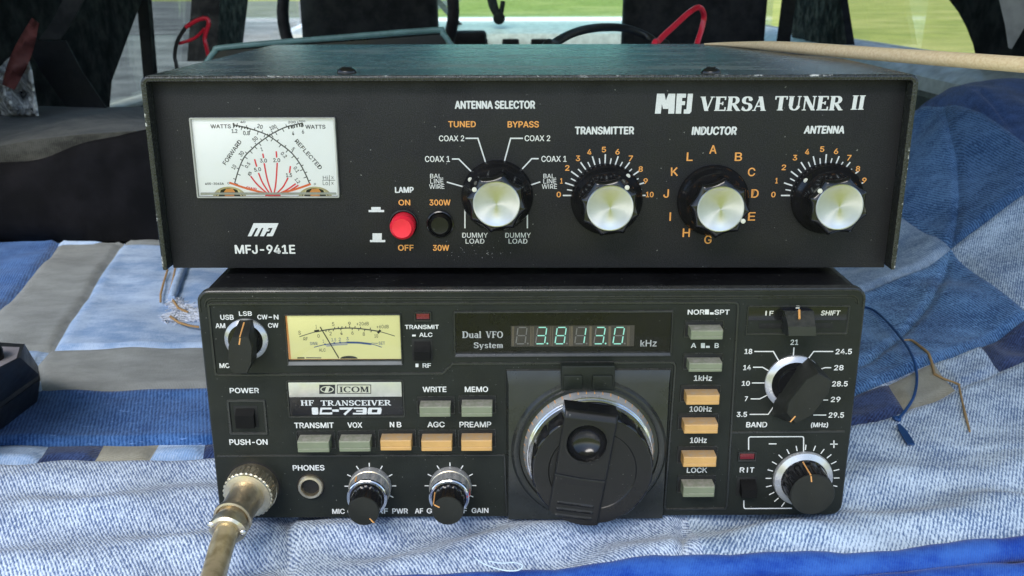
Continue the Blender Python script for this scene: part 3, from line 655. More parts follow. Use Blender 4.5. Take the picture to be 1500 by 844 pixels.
# ================================================================== TRANSCEIVER (lower box)
rig = empty('radio_transceiver', (0, 0, 0), 'black radio transceiver with big tuning knob and lit frequency digits on the quilt', 'transceiver')
def build_body():
    mb = MB(); ls = []
    for y, ins, mm in ((1.0, .25, 0), (3, .25, 0), (236, .25, 0), (240, 1.5, 0)):
        ls.append([(a, y, b) for a, b in rrect(-ICW+ins, ICW-ins, .3+ins, ICH-.1-ins, 5)])
    mb.loft(ls, 'ic_body')
    for x in (-100, 100):
        for y in (28, 215): mb.axis_lathe([(7, 1.0), (7, -.6), (6, -1.2)], (x, y, 0), (0, 0, 1), 'rubber', 24)
    mb.build('cabinet', rig, (0, 120, 0), fixn=True)
build_body()
SIDE = []
def build_panel():
    mb = MB()
    mb.frame(-ICW, ICW, 0, ICH, ((.4, -4), (0, -3.5), (0, -.7), (.2, -.25), (.65, 0)), 'ic_trim', 4.5)
    mb.poly(rrect(-ICW+.6, ICW-.6, .6, ICH-.6, 4.0), -.004, 'ic_panel')
    for ins, wd, h in ((1.0, .55, .35), (2.9, .6, .4), (3.7, .5, .3)):          # stepped lip along the top edge
        c_ = [(-ICW+ins, ICH-9+ins)]+[(-ICW+ins+(4.2-ins*.6)*(1-math.cos(math.radians(q))), ICH-ins-(4.2-ins*.6)*(1-math.sin(math.radians(q)))) for q in range(0, 91, 15)]
        mb.strip(c_+[(-a_, b_) for a_, b_ in reversed(c_)], wd, -.01, 'ic_trim', h)
    R = lambda pts, wd=1.0, h=.45, m='ic_trim', w_=.0: mb.strip([ic(*p) for p in pts], wd, w_, m, h)
    tray = [(306, 450), (305, 447), (308, 445.5), (1076, 443), (1080, 445), (1081, 449), (1064.5, 741), (1062, 745), (976.5, 746), (973.5, 743), (989, 536), (987, 532), (983, 530.5), (663, 533), (648, 547), (321, 549.5), (317, 548), (315.5, 544), (306, 450)]
    R(tray, 1.1, .5); R([(318, 668), (738, 666.5), (739, 669), (742, 752)], .9, .4); R([(1070, 633.5), (1237, 632)], 1.0, .45)
    # power switch frame, nameplate frame, meter and display bezels
    for x0, x1, y0, y1, st in ((334, 391.5, 585, 637, ((0, 0), (.25, .55), (.9, .55), (1.2, .05))), (420.5, 593, 556.5, 612, ((0, 0), (.2, .35), (.6, .35), (.8, .02)))):
        u0, u1, v0, v1 = rect(ic, x0, x1, y0, y1); mb.frame(u0, u1, v0, v1, st, 'ic_trim', .9)
    W_ = .05
    T = lambda t, x0, x1, y0, y1, b=.03, m='white': put(mb, ic, t, x0, x1, y0, y1, W_, m, b)
    for a in (('USB', 322.7, 342.3, 461, 468.6), ('LSB', 350, 369, 456, 462.8), ('CW', 377, 392, 461, 468), ('-', 393.5, 398.5, 464, 465.4), ('N', 401, 408, 461, 468), ('AM', 315.5, 330, 473.5, 480.8), ('CW', 392.5, 408, 473.2, 480.2), ('MODE', 321.5, 349, 532, 539.2),
              ('POWER', 336.5, 379.5, 568.2, 576), ('PUSH-ON', 336, 392, 643.4, 651.8), ('TRANSMIT', 593, 643, 475.8, 482.2), ('ALC', 614, 633.5, 487.2, 493.6), ('RF', 619, 631.5, 532.2, 538.8),
              ('NOR', 1007.3, 1032, 453.5, 461), ('SPT', 1046.5, 1068.7, 453.5, 461), ('A', 1012, 1020, 502.5, 509.7), ('B', 1046.7, 1053, 502.5, 509.7), ('1kHz', 1016.3, 1043, 549.8, 558), ('100Hz', 1010, 1042.8, 595, 603.2), ('10Hz', 1010.7, 1035.4, 640.6, 649), ('LOCK', 1006, 1035.8, 684.9, 692.7),
              ('WRITE', 619, 654, 566.4, 574.4), ('MEMO', 680.8, 715, 566.2, 574.4), ('TRANSMIT', 431, 489, 618.9, 627.3), ('VOX', 509, 530.7, 618.7, 626.7), ('N', 570.9, 577.6, 618, 626), ('B', 581.2, 588, 618, 626), ('AGC', 626, 651.4, 617.7, 626), ('PREAMP', 673, 719.6, 617.7, 626),
              ('PHONES', 428.8, 475.3, 681.2, 689.4), ('MIC', 486.6, 505, 745.3, 752.8), ('GAIN', 509, 534, 745.3, 752.8), ('RF', 554, 568.5, 744.8, 752.4), ('PWR', 574.5, 597.6, 744.8, 752.4), ('AF', 607.6, 620, 744.6, 752.2), ('GAIN', 625, 652, 744.4, 752.2), ('RF', 672, 684, 744, 751.8), ('GAIN', 690.8, 715.6, 744, 751.6),
              ('21', 1158, 1169.5, 497.4, 505.3), ('18', 1090.5, 1102, 511, 518.7), ('24.5', 1224, 1248, 511, 519), ('14', 1088.7, 1100, 534.7, 542.2), ('28', 1221.7, 1235.7, 534.7, 542.6), ('10', 1086.6, 1098.5, 558, 565.2), ('28.5', 1218.8, 1241.8, 558.3, 566.2), ('7', 1090.8, 1095.4, 580.6, 587.6), ('29', 1217, 1231, 581.2, 589),
              ('3.5', 1079, 1094.4, 603.4, 610.8), ('29.5', 1213.8, 1236.4, 604, 612), ('BAND', 1093, 1123.8, 618.2, 626), ('(MHz)', 1187.8, 1213, 618.6, 627), ('R', 1083.6, 1090.6, 684.6, 692.2), ('I', 1094, 1095.6, 684.6, 692.2), ('T', 1098.4, 1104.8, 684.6, 692.2)): T(*a)
    for x0, x1, y0, y1 in ((603.7, 609, 490.2, 492.8), (608.7, 613, 532.7, 537.8), (1032.4, 1038.6, 453.4, 460.6), (1040, 1045.4, 457.6, 460.8), (1026.7, 1032.6, 502.6, 509.8), (1034, 1039.6, 506.6, 509.6)):
        mb.poly([ic(x0, y1), ic(x1, y1), ic(x1, y0), ic(x0, y0)], W_, 'white')
    L = lambda pts, wd=.42: ribbon(mb, ic, pts, wd, W_, 'white')
    for q in (((1105, 514.9), (1132.8, 514.9), (1143, 532.6)), ((1163, 509), (1161.7, 527)), ((1220.5, 514.9), (1192, 514.9), (1181.3, 529)), ((1217.6, 538.6), (1208.6, 538.6), (1198.6, 542)), ((1103, 538), (1117, 538), (1129.6, 545.3)),
              ((1101.3, 561), (1122, 561)), ((1099.6, 584.3), (1113, 584.3), (1123.6, 578.9)), ((1098, 607), (1125.2, 607), (1134, 594.6)), ((1200, 586), (1213, 586)), ((1191.3, 608), (1210.3, 608)), ((1203, 562), (1214, 562)),
              ((1096.6, 659), (1096.6, 642.5), (1097.2, 640.8), (1099, 640), (1174.6, 639.6), (1176.6, 640.4), (1177.2, 642.2), (1177, 662)), ((1089.6, 733), (1089.6, 742.5), (1090.4, 744.4), (1092.4, 745), (1160, 744.6)), ((1126, 650.2), (1137.4, 650.2)), ((1216, 650.6), (1227, 650.6)), ((1221.5, 645.2), (1221.5, 656.2))): L(q)
    for px, py, r0, r1, angs in ((542.6, 712, 8.3, 9.9, range(-30, 181, 30)), (659.9, 711.4, 8.3, 9.9, range(-30, 181, 30)), (1175.6, 700.5, 12.0, 14.2, [90+15*k for k in range(-10, 11)])):
        c = ic(px, py)
        for a in angs: mb.strip([(c[0]+r*math.cos(math.radians(a)), c[1]+r*math.sin(math.radians(a))) for r in (r0, r1)], .4, W_+.003, 'white')
    # dust and nicks in the corners of the panel
    for i in range(90):
        u, v = random.uniform(-118, 118), random.uniform(3, 89); d = random.choice((.08, .1, .14)); mb.poly([(u, v), (u+d, v), (u+d*1.2, v+d), (u, v+d*.8)], .06, 'greyprint')
    mb.build('front_panel', rig, (0, 0, ICH/2))
build_panel()

def build_smeter():
    u0, u1, v0, v1 = rect(ic, 420.5, 587, 461.5, 527); root_mb = MB()
    root_mb.frame(u0-.6, u1+.5, v0-2.2, v1+.5, ((0, 0), (.15, .7), (.45, .75)), 'ic_trim', .5)
    root_mb.loft([[(u0-.45, -.75, v0-1.9), (u1+.35, -.75, v0-1.9), (u1+.35, -.75, v0-1.85), (u0-.45, -.75, v0-1.85)], [(u0+.1, -.1, v0-.1), (u1-.1, -.1, v0-.1), (u1-.1, -.1, v0), (u0+.1, -.1, v0)]], 'grey_lip', False, False)
    root_mb.frame(u0-.5, u1+.4, v0-.3, v1+.4, ((0, .72), (.5, .1)), 'ic_trim', .4)
    root = root_mb.build('signal_meter', rig, ((u0+u1)/2, 0, (v0+v1)/2))
    f = MB(); Wf = .10; f.poly([(u0, v0), (u1, v0), (u1, v1), (u0, v1)], Wf-.03, 'meter_yellow')
    f.poly([(u0, v0), (u0+.9, v0), (u0+.6, v1), (u0, v1)], Wf, 'copper'); f.poly([(u0, v0), (u1, v0), (u1, v0+.25), (u0, v0+.4)], Wf, 'copper')
    z = lambda x, y: ic(300+x/4.6875, 440+y/4.6875)
    def cv(pts, wd, m, w_):
        P = [Vector(z(*p)) for p in pts]; q = []
        for i in range(len(P)-1):
            p0, p1, p2, p3 = P[max(i-1, 0)], P[i], P[i+1], P[min(i+2, len(P)-1)]
            for k in range(5):
                t = k/5; q.append(.5*((2*p1)+(p2-p0)*t+(2*p0-5*p1+4*p2-p3)*t*t+(3*p1-p0-3*p2+p3)*t**3))
        q.append(P[-1]); f.strip([tuple(p) for p in q], wd, w_, m)
    cv(((650, 250), (750, 219), (860, 199), (990, 190), (1100, 198), (1200, 214), (1305, 245)), .28, 'darkink', Wf+.01)
    cv(((765, 216), (860, 199), (990, 190), (1100, 198), (1200, 214)), .45, 'darkink', Wf+.012)
    cv(((750, 322), (840, 301), (980, 289), (1140, 300), (1215, 322)), .28, 'blueink', Wf+.01); cv(((980, 289), (1060, 291), (1140, 300)), .75, 'blueink', Wf+.012); cv(((835, 312), (900, 304), (980, 299)), .75, 'greyprint', Wf+.012)
    f.strip([z(1145, 293), z(1190, 295)], .2, Wf+.012, 'blueink')
    for pts in (((752, 212), (785, 207)), ((1188, 226), (1206, 203))): f.strip([z(*p) for p in pts], .8, Wf+.014, 'ink')
    for x, y in ((890, 197), (940, 192), (966, 191), (993, 190), (1030, 191), (1068, 195), (1135, 201), (915, 195)): f.strip([z(x, y), z(x+3, y-14)], .3, Wf+.014, 'darkink')
    for x, y in ((835, 203), (855, 200), (885, 197), (937, 192), (1015, 190), (1060, 194), (1100, 198), (1145, 204)): f.strip([z(x, y), z(x-4, y+14)], .3, Wf+.014, 'darkink')
    for x, y in ((826, 303), (890, 294), (930, 290), (980, 288), (1140, 300)): f.strip([z(x, y-6), z(x, y+4)], .7, Wf+.014, 'blueink')
    for s, cx, cy, w_, h, m in (('S', 651, 222, 14, 28, 0), ('RF', 693, 264, 28, 22, 0), ('1', 765, 180, 6, 26, 0), ('5', 882, 163, 14, 26, 0), ('9', 993, 160, 16, 26, 0), ('+20dB', 1084, 160, 82, 24, 0), ('+60dB', 1221, 180, 82, 24, 0), ('0', 781, 244, 14, 24, 0), ('2', 864, 228, 14, 24, 0), ('4', 938, 224, 14, 24, 0),
                             ('6', 1014, 223, 14, 24, 0), ('8', 1092, 231, 14, 24, 0), ('10', 1177, 244, 24, 24, 0), ('SWR', 748, 296, 50, 22, 1), ('1', 814, 280, 6, 22, 1), ('1.5', 886, 270, 30, 22, 1), ('2', 927, 267, 13, 22, 1), ('3', 980, 263, 13, 22, 1), ('SET', 1216, 294, 42, 22, 1), ('ALC', 807, 341, 44, 22, 0)):
        p, q = z(cx-w_/2, cy+h/2), z(cx+w_/2, cy-h/2); f.text(s, p[0], q[0], p[1], q[1], Wf+.015, 'blueink' if m else 'darkink', .005)
    p = z(990, 400); f.poly([(p[0]+3.2*math.cos(math.radians(a)), p[1]+1.1*math.sin(math.radians(a))) for a in range(0, 181, 15)], Wf+.02, 'ink')
    f.strip([z(636, 395), z(685, 395)], .5, Wf+.02, 'ink'); f.strip([z(695, 394), z(800, 395)], .35, Wf+.02, 'darkink')
    f.build('meter_face', root, ((u0+u1)/2, 0, (v0+v1)/2))
    n = MB(); n.strip([z(793, 182), z(922, 397)], .38, Wf+.12, 'ink'); n.build('meter_needle', root, (z(922, 397)[0], 0, z(922, 397)[1]))
    g = MB(); g.rbox(u0-.1, u1+.1, v0-.1, v1+.1, .35, .6, 'clear', .3, .08); g.build('meter_window', root, ((u0+u1)/2, 0, (v0+v1)/2))
build_smeter()

def build_display():
    u0, u1, v0, v1 = rect(ic, 667.5, 982.3, 457.5, 515); mb = MB()
    mb.frame(u0-.8, u1+.8, v0-2.0, v1+.7, ((0, 0), (.25, .8), (.6, .85)), 'ic_trim', .6)
    mb.loft([[(u0-.5, -.85, v0-1.6), (u1+.5, -.85, v0-1.6), (u1+.5, -.85, v0-1.55), (u0-.5, -.85, v0-1.55)], [(u0+.1, -.1, v0-.05), (u1-.1, -.1, v0-.05), (u1-.1, -.1, v0), (u0+.1, -.1, v0)]], 'ic_trim', False, False)
    mb.frame(u0-.5, u1+.5, v0-.3, v1+.4, ((0, .8), (.45, .08)), 'ic_trim', .4)
    mb.poly([(u0, v0), (u1, v0), (u1, v1), (u0, v1)], .07, 'display_black')
    for t, x0, x1, y0, y1 in (('Dual', 677, 705, 485.3, 495), ('VFO', 711.5, 736.8, 485.3, 495), ('System', 694, 736.8, 501.4, 509.8)):
        a = rect(ic, x0, x1, y0, y1); serif_text(mb, t, a[0], a[1], a[2], a[3], .1, 'silverprint', .2, .09, .09, gap=.03)
    a = rect(ic, 938, 962, 498, 507.5); mb.text('kHz', a[0], a[1], a[2], a[3], .1, 'silverprint', .015)
    root = mb.build('frequency_display', rig, ((u0+u1)/2, 0, (v0+v1)/2))
    d = MB(); a = rect(ic, 748.5, 929, 476.8, 507.4); d.poly([(a[0], a[2]), (a[1], a[2]), (a[1], a[3]), (a[0], a[3])], .12, 'vfd_back')
    on = MB(); SEG = {'8': 'abcdefg', '3': 'abcdg', '1': 'bc', '0': 'abcdef', '': ''}
    for k, (cx, ch, dot) in enumerate(((764.7, '', 0), (793.5, '3', 1), (822, '8', 0), (851, '1', 0), (879, '3', 1), (907, '0', 0))):
        c = rect(ic, cx-6.6, cx+6.6, 479.5, 503.5); W2, H2 = (c[1]-c[0])/2, (c[3]-c[2])/2; x, y = (c[0]+c[1])/2, (c[2]+c[3])/2; sh = .12; g = .32
        P = {'a': ((-W2+g, H2), (W2-g, H2)), 'd': ((-W2+g, -H2), (W2-g, -H2)), 'g': ((-W2+g, 0), (W2-g, 0)), 'f': ((-W2, g), (-W2, H2-g)), 'b': ((W2, g), (W2, H2-g)), 'e': ((-W2, -H2+g), (-W2, -g)), 'c': ((W2, -H2+g), (W2, -g))}
        for s, (p, q) in P.items():
            lit = s in SEG[ch]; t = on if lit else d
            t.strip([(x+a_+b_*sh-.2, y+b_) for a_, b_ in (p, q)], .40, .16, 'seg_on' if lit else 'seg_off')
        (on if dot else d).disc((x+W2+.75-.3, y-H2+.1), .33, .16, 'seg_on' if dot else 'seg_off', 12)
        for dx in (-14, -12.2, 12.8, 14.6):
            e0, e1 = ic(cx+dx, 478), ic(cx+dx-.5, 506.5)
            d.strip([e0, e1], .12, .15, 'vfd_grid')
    d.build('digit_cells', root, ((u0+u1)/2, 0, (v0+v1)/2)); on.build('lit_digits', root, ((u0+u1)/2, 0, (v0+v1)/2))
    g = MB(); g.rbox(u0-.1, u1+.1, v0-.1, v1+.1, .4, .62, 'display_glass', .3, .08); g.build('display_window', root, ((u0+u1)/2, 0, (v0+v1)/2))
build_display()

def build_nameplate():
    u0, u1, v0, v1 = rect(ic, 421.5, 592, 557.5, 610.5); mb = MB()
    mb.rbox(u0+.6, u1-.6, v0+.6, v1-.5, 0, .22, 'display_black', .6, .1)
    vs = ic(505, 581)[1]; mb.rbox(u0+.7, u1-.8, vs, v1-.6, .2, .34, 'plate_silver', .2, .05)
    W_ = .37; z = lambda x, y: ic(300+x/4.6875, 440+y/4.6875)
    def q(x0, x1, y0, y1, w_, m): mb.poly([z(x0, y1), z(x1, y1), z(x1, y0), z(x0, y0)], w_, m)
    q(787, 896, 577, 640, W_, 'ink'); q(909, 1143, 576, 639, W_, 'ink'); q(914, 1138, 581, 634, W_+.01, 'plate_silver')
    c = z(841, 609); rx, ry = 46/4.6875/3.93, 23/4.6875/3.7
    mb.poly([(c[0]+rx*math.cos(a*.2618), c[1]+ry*math.sin(a*.2618)) for a in range(24)], W_+.01, 'plate_silver')
    mb.poly([(c[0]+rx*.84*math.cos(a*.2618), c[1]+ry*.74*math.sin(a*.2618)) for a in range(24)], W_+.02, 'ink')
    mb.poly([z(822, 632), z(846, 632), z(862, 586), z(838, 586)], W_+.03, 'plate_silver')
    a = rect(ic, 497.5, 540.6, 565.8, 574.2); serif_text(mb, 'ICOM', a[0], a[1], a[2], a[3], W_+.02, 'ink', .2, .09, .09, gap=.03)
    for t, x0, x1 in (('HF', 440.8, 460), ('TRANSCEIVER', 470, 573)):
        a = rect(ic, x0, x1, 586, 593.8); serif_text(mb, t, a[0], a[1], a[2], a[3], .25, 'silverprint', .2, .1, .11, gap=.03)
    for t, x0, x1 in (('I', 457, 466.3), ('C', 468.5, 486.5), ('-', 486.8, 496.5), ('7', 496.5, 516), ('3', 517.5, 537), ('0', 539.5, 558.5)):
        y0, y1 = (599.5, 602.8) if t == '-' else (596.6, 607)
        if t == 'C': mb.strip([ic(484.6, 599.6), ic(484.6, 598.2), ic(471, 598.2), ic(469.8, 605.4), ic(485.5, 605.4), ic(485.5, 603.6)], .75, .25, 'silverprint')
        elif t == '0': mb.strip([ic(541.5, 598.2), ic(557, 598.2), ic(556, 605.2), ic(540.5, 605.2), ic(541.5, 598.2)], .7, .25, 'silverprint'); mb.strip([ic(542.4, 598.2), ic(541.4, 605.2)], 1.5, .255, 'silverprint'); mb.strip([ic(556.4, 598.2), ic(555.4, 605.2)], 1.5, .255, 'silverprint')
        elif t == '7': mb.strip([ic(497.5, 598.2), ic(514, 598.2), ic(504.5, 607)], .85, .25, 'silverprint')
        elif t == '3': mb.strip([ic(518, 597.8), ic(535, 597.8), ic(534.6, 605.6), ic(517, 605.6)], .62, .25, 'silverprint'); mb.strip([ic(522, 601.8), ic(534.6, 601.8)], .55, .255, 'silverprint'); mb.strip([ic(534.6, 597.2), ic(534.2, 606.2)], 1.5, .257, 'silverprint')
        else: put(mb, ic, t, x0, x1, y0, y1, .25, 'silverprint', .06)
    mb.build('nameplate', rig, ((u0+u1)/2, 0, (v0+v1)/2))
build_nameplate()

def panel_button(x0, x1, y0, y1, m, p=6.0):
    p += random.uniform(-.45, .35); x0 += random.uniform(-.4, .4); x1 += random.uniform(-.4, .4)
    u0, u1, v0, v1 = rect(ic, x0, x1, y0, y1, p)      # y0..y1 rows of the front face
    mb = MB(); hgt = v1-v0; s = MB(); s.rbox(u0-1.1, u1+1.1, v0-1.0, v1+1.4, 0, .12, 'opening_black', .3, .05)
    s.frame(u0-1.5, u1+1.5, v0-1.4, v1+1.8, ((0, 0), (.15, .35), (.4, .35), (.5, .1)), 'ic_trim', .5)
    # rounded key with a grooved lower lip
    g = v0+hgt*.34
    prof = [(v1, .05), (v1, p-1.0), (v1-.12, p-.25), (v1-.45, p), (g+.22, p), (g, p-.16), (g-.2, p), (v0+.2, p), (v0, p-.2), (v0, .05)]
    ls = []
    for uu, k in ((u0, .25), (u0+.22, 0), (u1-.22, 0), (u1, .25)): ls.append([(uu, -max(ww-k, .05), vv) for vv, ww in prof])
    mb.loft(ls, m)
    root = mb.build('push_button', rig, ((u0+u1)/2, 0, (v0+v1)/2), fixn=True); s.build('button_bezel', root, ((u0+u1)/2, 0, (v0+v1)/2)); return root
for x0, x1, y0, y1, m in ((1012, 1059.5, 484, 497.8, 'green_button'), (1009.5, 1058, 532, 545, 'green_button'), (1005.5, 1054, 579, 593.3, 'tan_button'), (1003, 1051.5, 622, 635.5, 'tan_button'), (1001, 1049.5, 669.5, 684.4, 'tan_button'), (1001, 1046.5, 713, 728.5, 'green_button'),
                          (436, 482, 647, 663, 'green_button'), (497, 542.5, 646.5, 662, 'green_button'), (557.5, 602.5, 645, 660.3, 'tan_button'), (617, 662, 645.5, 661.2, 'tan_button'), (676, 720.8, 645, 661, 'tan_button'), (614.8, 660, 596, 611, 'green_button'), (676, 721.3, 595.5, 611, 'green_button')): panel_button(x0, x1, y0, y1, m)

def small_switch(x0, x1, y0, y1, frame, p=3.2, top=.5, name='slide_switch'):
    u0, u1, v0, v1 = rect(ic, x0, x1, y0, y1); a = rect(ic, *frame); mb = MB()
    mb.rbox(a[0], a[1], a[2], a[3], 0, .12, 'opening_black', .4, .05)
    mb.loft([[(u0, -.1, v0), (u1, -.1, v0), (u1, -.1, v1), (u0, -.1, v1)], [(u0, -p, v0-.2), (u1, -p, v0-.2), (u1, -p, v1-(v1-v0)*top), (u0, -p, v1-(v1-v0)*top)]], 'matte_black', False)
    return mb.build(name, rig, ((u0+u1)/2, 0, (v0+v1)/2), fixn=True)
small_switch(347, 374, 598, 623, (343.5, 378, 594.5, 626), 2.4, .3, 'power_switch'); small_switch(607.5, 630.5, 500, 524, (603.5, 634, 496.5, 528), 2.6, .5); small_switch(1083.5, 1105.5, 702, 721, (1079, 1108, 698.5, 726), 4.2, .45)
def lamp(x0, x1, y0, y1):
    u0, u1, v0, v1 = rect(ic, x0, x1, y0, y1); b = MB(); b.frame(u0-.8, u1+.8, v0-1.0, v1+.7, ((0, 0), (.15, .9), (.5, .9), (.7, .1)), 'ic_trim', .3)
    r = b.build('indicator_lamp', rig, ((u0+u1)/2, 0, (v0+v1)/2)); m = MB(); m.rbox(u0, u1, v0, v1, .05, .7, 'led', .2, .15); m.build('lamp_lens', r, ((u0+u1)/2, 0, (v0+v1)/2))
lamp(610, 629.3, 458.8, 466.6); lamp(1083.6, 1104.4, 663.5, 671.5)

def bar_knob(px, py, r, base, front, p, wb, pts, name):
    c = ic(px, py); d = MB()
    d.lathe([(r, .02), (r, .9), (r*.97, 1.2), (r*.80, 2.0), (r*.78, 1.7)], c, 'alu', 72, cap=False)
    d.lathe([(r*.78, 1.7), (r*.60, 1.7), (r*.55, 2.6), (.05, 2.6)], c, 'gloss_black', 48)
    mb = MB(); B = [ic(x, y, wb) for x, y in base]; Fp = [ic(x, y, p) for x, y in front]; cx = sum(a for a, b in Fp)/8; cy = sum(b for a, b in Fp)/8
    mid = [((a[0]*.25+b[0]*.75), (a[1]*.25+b[1]*.75)) for a, b in zip(B, Fp)]
    ins = [(cx+(a-cx)*.96, cy+(b-cy)*.965) for a, b in Fp]
    mb.loft([[(a, -.8, b) for a, b in B], [(a, -wb, b) for a, b in B], [(a, -(wb*.25+(p-.7)*.75)-.3, b) for a, b in mid], [(a, -(p-.45), b) for a, b in Fp], [(a, -p, b) for a, b in ins]], 'knob_face', False)
    root = mb.build(name, rig, (c[0], 0, c[1]), fixn=True); d.build('knob_skirt', root, (c[0], 0, c[1]))
    q = MB(); q.strip([ic(x, y, p) for x, y in pts], .5, p+.02, 'pointer', .12); q.build('pointer_line', root, (c[0], 0, c[1])); return root, q
zz = lambda x, y: (300+x/4.6875, 440+y/4.6875)
k1 = bar_knob(361.5, 496.5, 7.9, [zz(*p) for p in ((232, 148), (318, 148), (358, 250), (350, 400), (310, 470), (215, 470), (185, 400), (195, 250))], [zz(*p) for p in ((188, 250), (300, 250), (325, 320), (318, 440), (290, 505), (195, 505), (160, 450), (160, 320))], 12, 3, [zz(243, 258), zz(236, 305)], 'mode_knob')
s = MB(); a, b = ic(*zz(272, 152), 3.2), ic(*zz(243, 254), 11.5); s.tube([(a[0], -3.6, a[1]), (b[0], -11.9, b[1]+.1)], .32, 'pointer', 8); s.build('pointer_stripe', k1[0], (a[0], 0, a[1]))
zz = lambda x, y: (1070+x/4.22, 440+y/4.22)
bar_knob(1162, 559.7, 10.7, [zz(*p) for p in ((420, 415), (492, 368), (560, 420), (545, 520), (440, 650), (330, 742), (266, 715), (280, 630))], [zz(*p) for p in ((470, 490), (545, 450), (628, 495), (610, 575), (505, 712), (400, 765), (345, 700), (360, 630))], 14, 3, [zz(402, 716), zz(370, 752)], 'band_knob')

def build_shift():
    mb = MB(); z = lambda x, y: (1070+x/4.22, 440+y/4.22)
    a = rect(ic, 1093, 1243.5, 447.5, 490.5); mb.frame(a[0], a[1], a[2], a[3], ((0, 0), (.2, .4), (.5, .4), (.8, .03)), 'ic_trim', .5)
    a = rect(ic, *(1095, 1241, 449, 469)); mb.rbox(a[0], a[1], a[2], a[3], 0, .12, 'gloss_black', .3, .05)
    a = rect(ic, 1111.5, 1219.5, 473.6, 481); mb.rbox(a[0], a[1], a[2], a[3], 0, .1, 'opening_black', .2, .03)
    put(mb, ic, 'I', 1121, 1123, 455.3, 462.2, .15, 'offwhite', .03); put(mb, ic, 'F', 1127, 1133, 455.3, 462.2, .15, 'offwhite', .03); put(mb, ic, 'SHIFT', 1202.5, 1230.5, 454.7, 462, .15, 'offwhite', .03, .12)
    a = rect(ic, 1165.5, 1171, 447.8, 452); mb.rbox(a[0], a[1], a[2], a[3], .1, .3, 'offwhite', .1, .03)
    root = mb.build('shift_control', rig, (ic(1168, 470)[0], 0, ic(1168, 470)[1]))
    k = MB(); p = 9.5; f = [ic(*z(x, y), p) for x, y in ((360, 220), (530, 220), (527, 163), (357, 163))]; m2 = [ic(*z(x, y), 8) for x, y in ((350, 220), (528, 220), (523, 140), (352, 140))]
    b = [ic(*z(x, y), 1) for x, y in ((320, 185), (512, 185), (512, 66), (325, 66))]; b2 = [ic(*z(x, y), 3.5) for x, y in ((322, 200), (522, 200), (515, 68), (335, 68))]
    k.loft([[(u, -w_, v) for u, v in q] for q, w_ in ((b, .1), (b2, 3.5), (m2, 8), (f, p))], 'ic_trim', False)
    t0, t1 = ic(*z(424, 60), 3.4), ic(*z(426, 115), 7); k.tube([(t0[0], -3.6, t0[1]+.1), (t1[0], -7.0, t1[1]+.1)], .42, 'pointer', 8)
    k.build('slider_knob', root, (b[0][0], 0, b[0][1]), fixn=True)
build_shift()

def flute_n(n, amp, w0, w1, sharp=.2):
    def f(a, w_, r):
        if w_ < w0 or w_ > w1: return 0
        c = math.cos(n*a); return -amp*max(0, min(1, (c-sharp)*2.2))
    return f
def dual_knob(px, py, pang, red=False):
    c = ic(px, py); o = MB()
    o.lathe([(8.1, .02), (8.1, 2.6), (7.9, 3.0)], c, 'alu', 96, cap=False); o.lathe([(7.9, 3.0), (7.75, 3.12), (7.65, 3.2)], c, 'brass', 96, cap=False)
    o.lathe([(7.65, 3.2), (7.55, 8.2)], c, 'alu', 140, flute_n(14, .75, 3.6, 9, .1), cap=False); o.lathe([(7.55, 8.2), (7.6, 8.3), (7.55, 9.3), (7.2, 9.6), (6.5, 9.6), (6.3, 9.2)], c, 'chrome', 140, cap=False)
    b = MB(); b.lathe([(6.3, 9.2), (6.05, 9.25), (5.9, 10.6), (5.8, 18.2), (5.75, 18.4)], c, 'gloss_black', 140, flute_n(14, .5, 9.6, 18.1, .1), cap=False)
    b.lathe([(5.75, 18.4), (5.5, 18.85), (5.0, 18.9), (.05, 18.95)], c, 'knob_face', 96)
    root = b.build('volume_knob', rig, (c[0], 0, c[1])); o.build('knob_ring', root, (c[0], 0, c[1]))
    q = MB(); d = (math.cos(pang), math.sin(pang)); q.strip([(c[0]+d[0]*r, c[1]+d[1]*r) for r in (3.4, 5.6)], .5, 18.95, 'pointer', .1)
    q.tube([(c[0]+d[0]*5.85, -18.6, c[1]+d[1]*5.85), (c[0]+d[0]*5.95, -10.4, c[1]+d[1]*5.95)], .22, 'pointer', 6)
    if red: q.tube([(c[0]+7.5*math.cos(.1), -4, c[1]+7.5*math.sin(.1)), (c[0]+7.6*math.cos(.1), -8.8, c[1]+7.6*math.sin(.1)), (c[0]+6.7*math.cos(.1), -9.65, c[1]+6.7*math.sin(.1))], .3, 'red_mark', 6)
    else: q.tube([(c[0]+7.5*math.cos(2.2), -4, c[1]+7.5*math.sin(2.2)), (c[0]+7.5*math.cos(2.2), -7, c[1]+7.5*math.sin(2.2))], .3, 'pointer', 6)
    q.build('pointer_line', root, (c[0], 0, c[1]))
dual_knob(542.6, 712, math.radians(-52)); dual_knob(659.9, 711.4, math.radians(150), True)
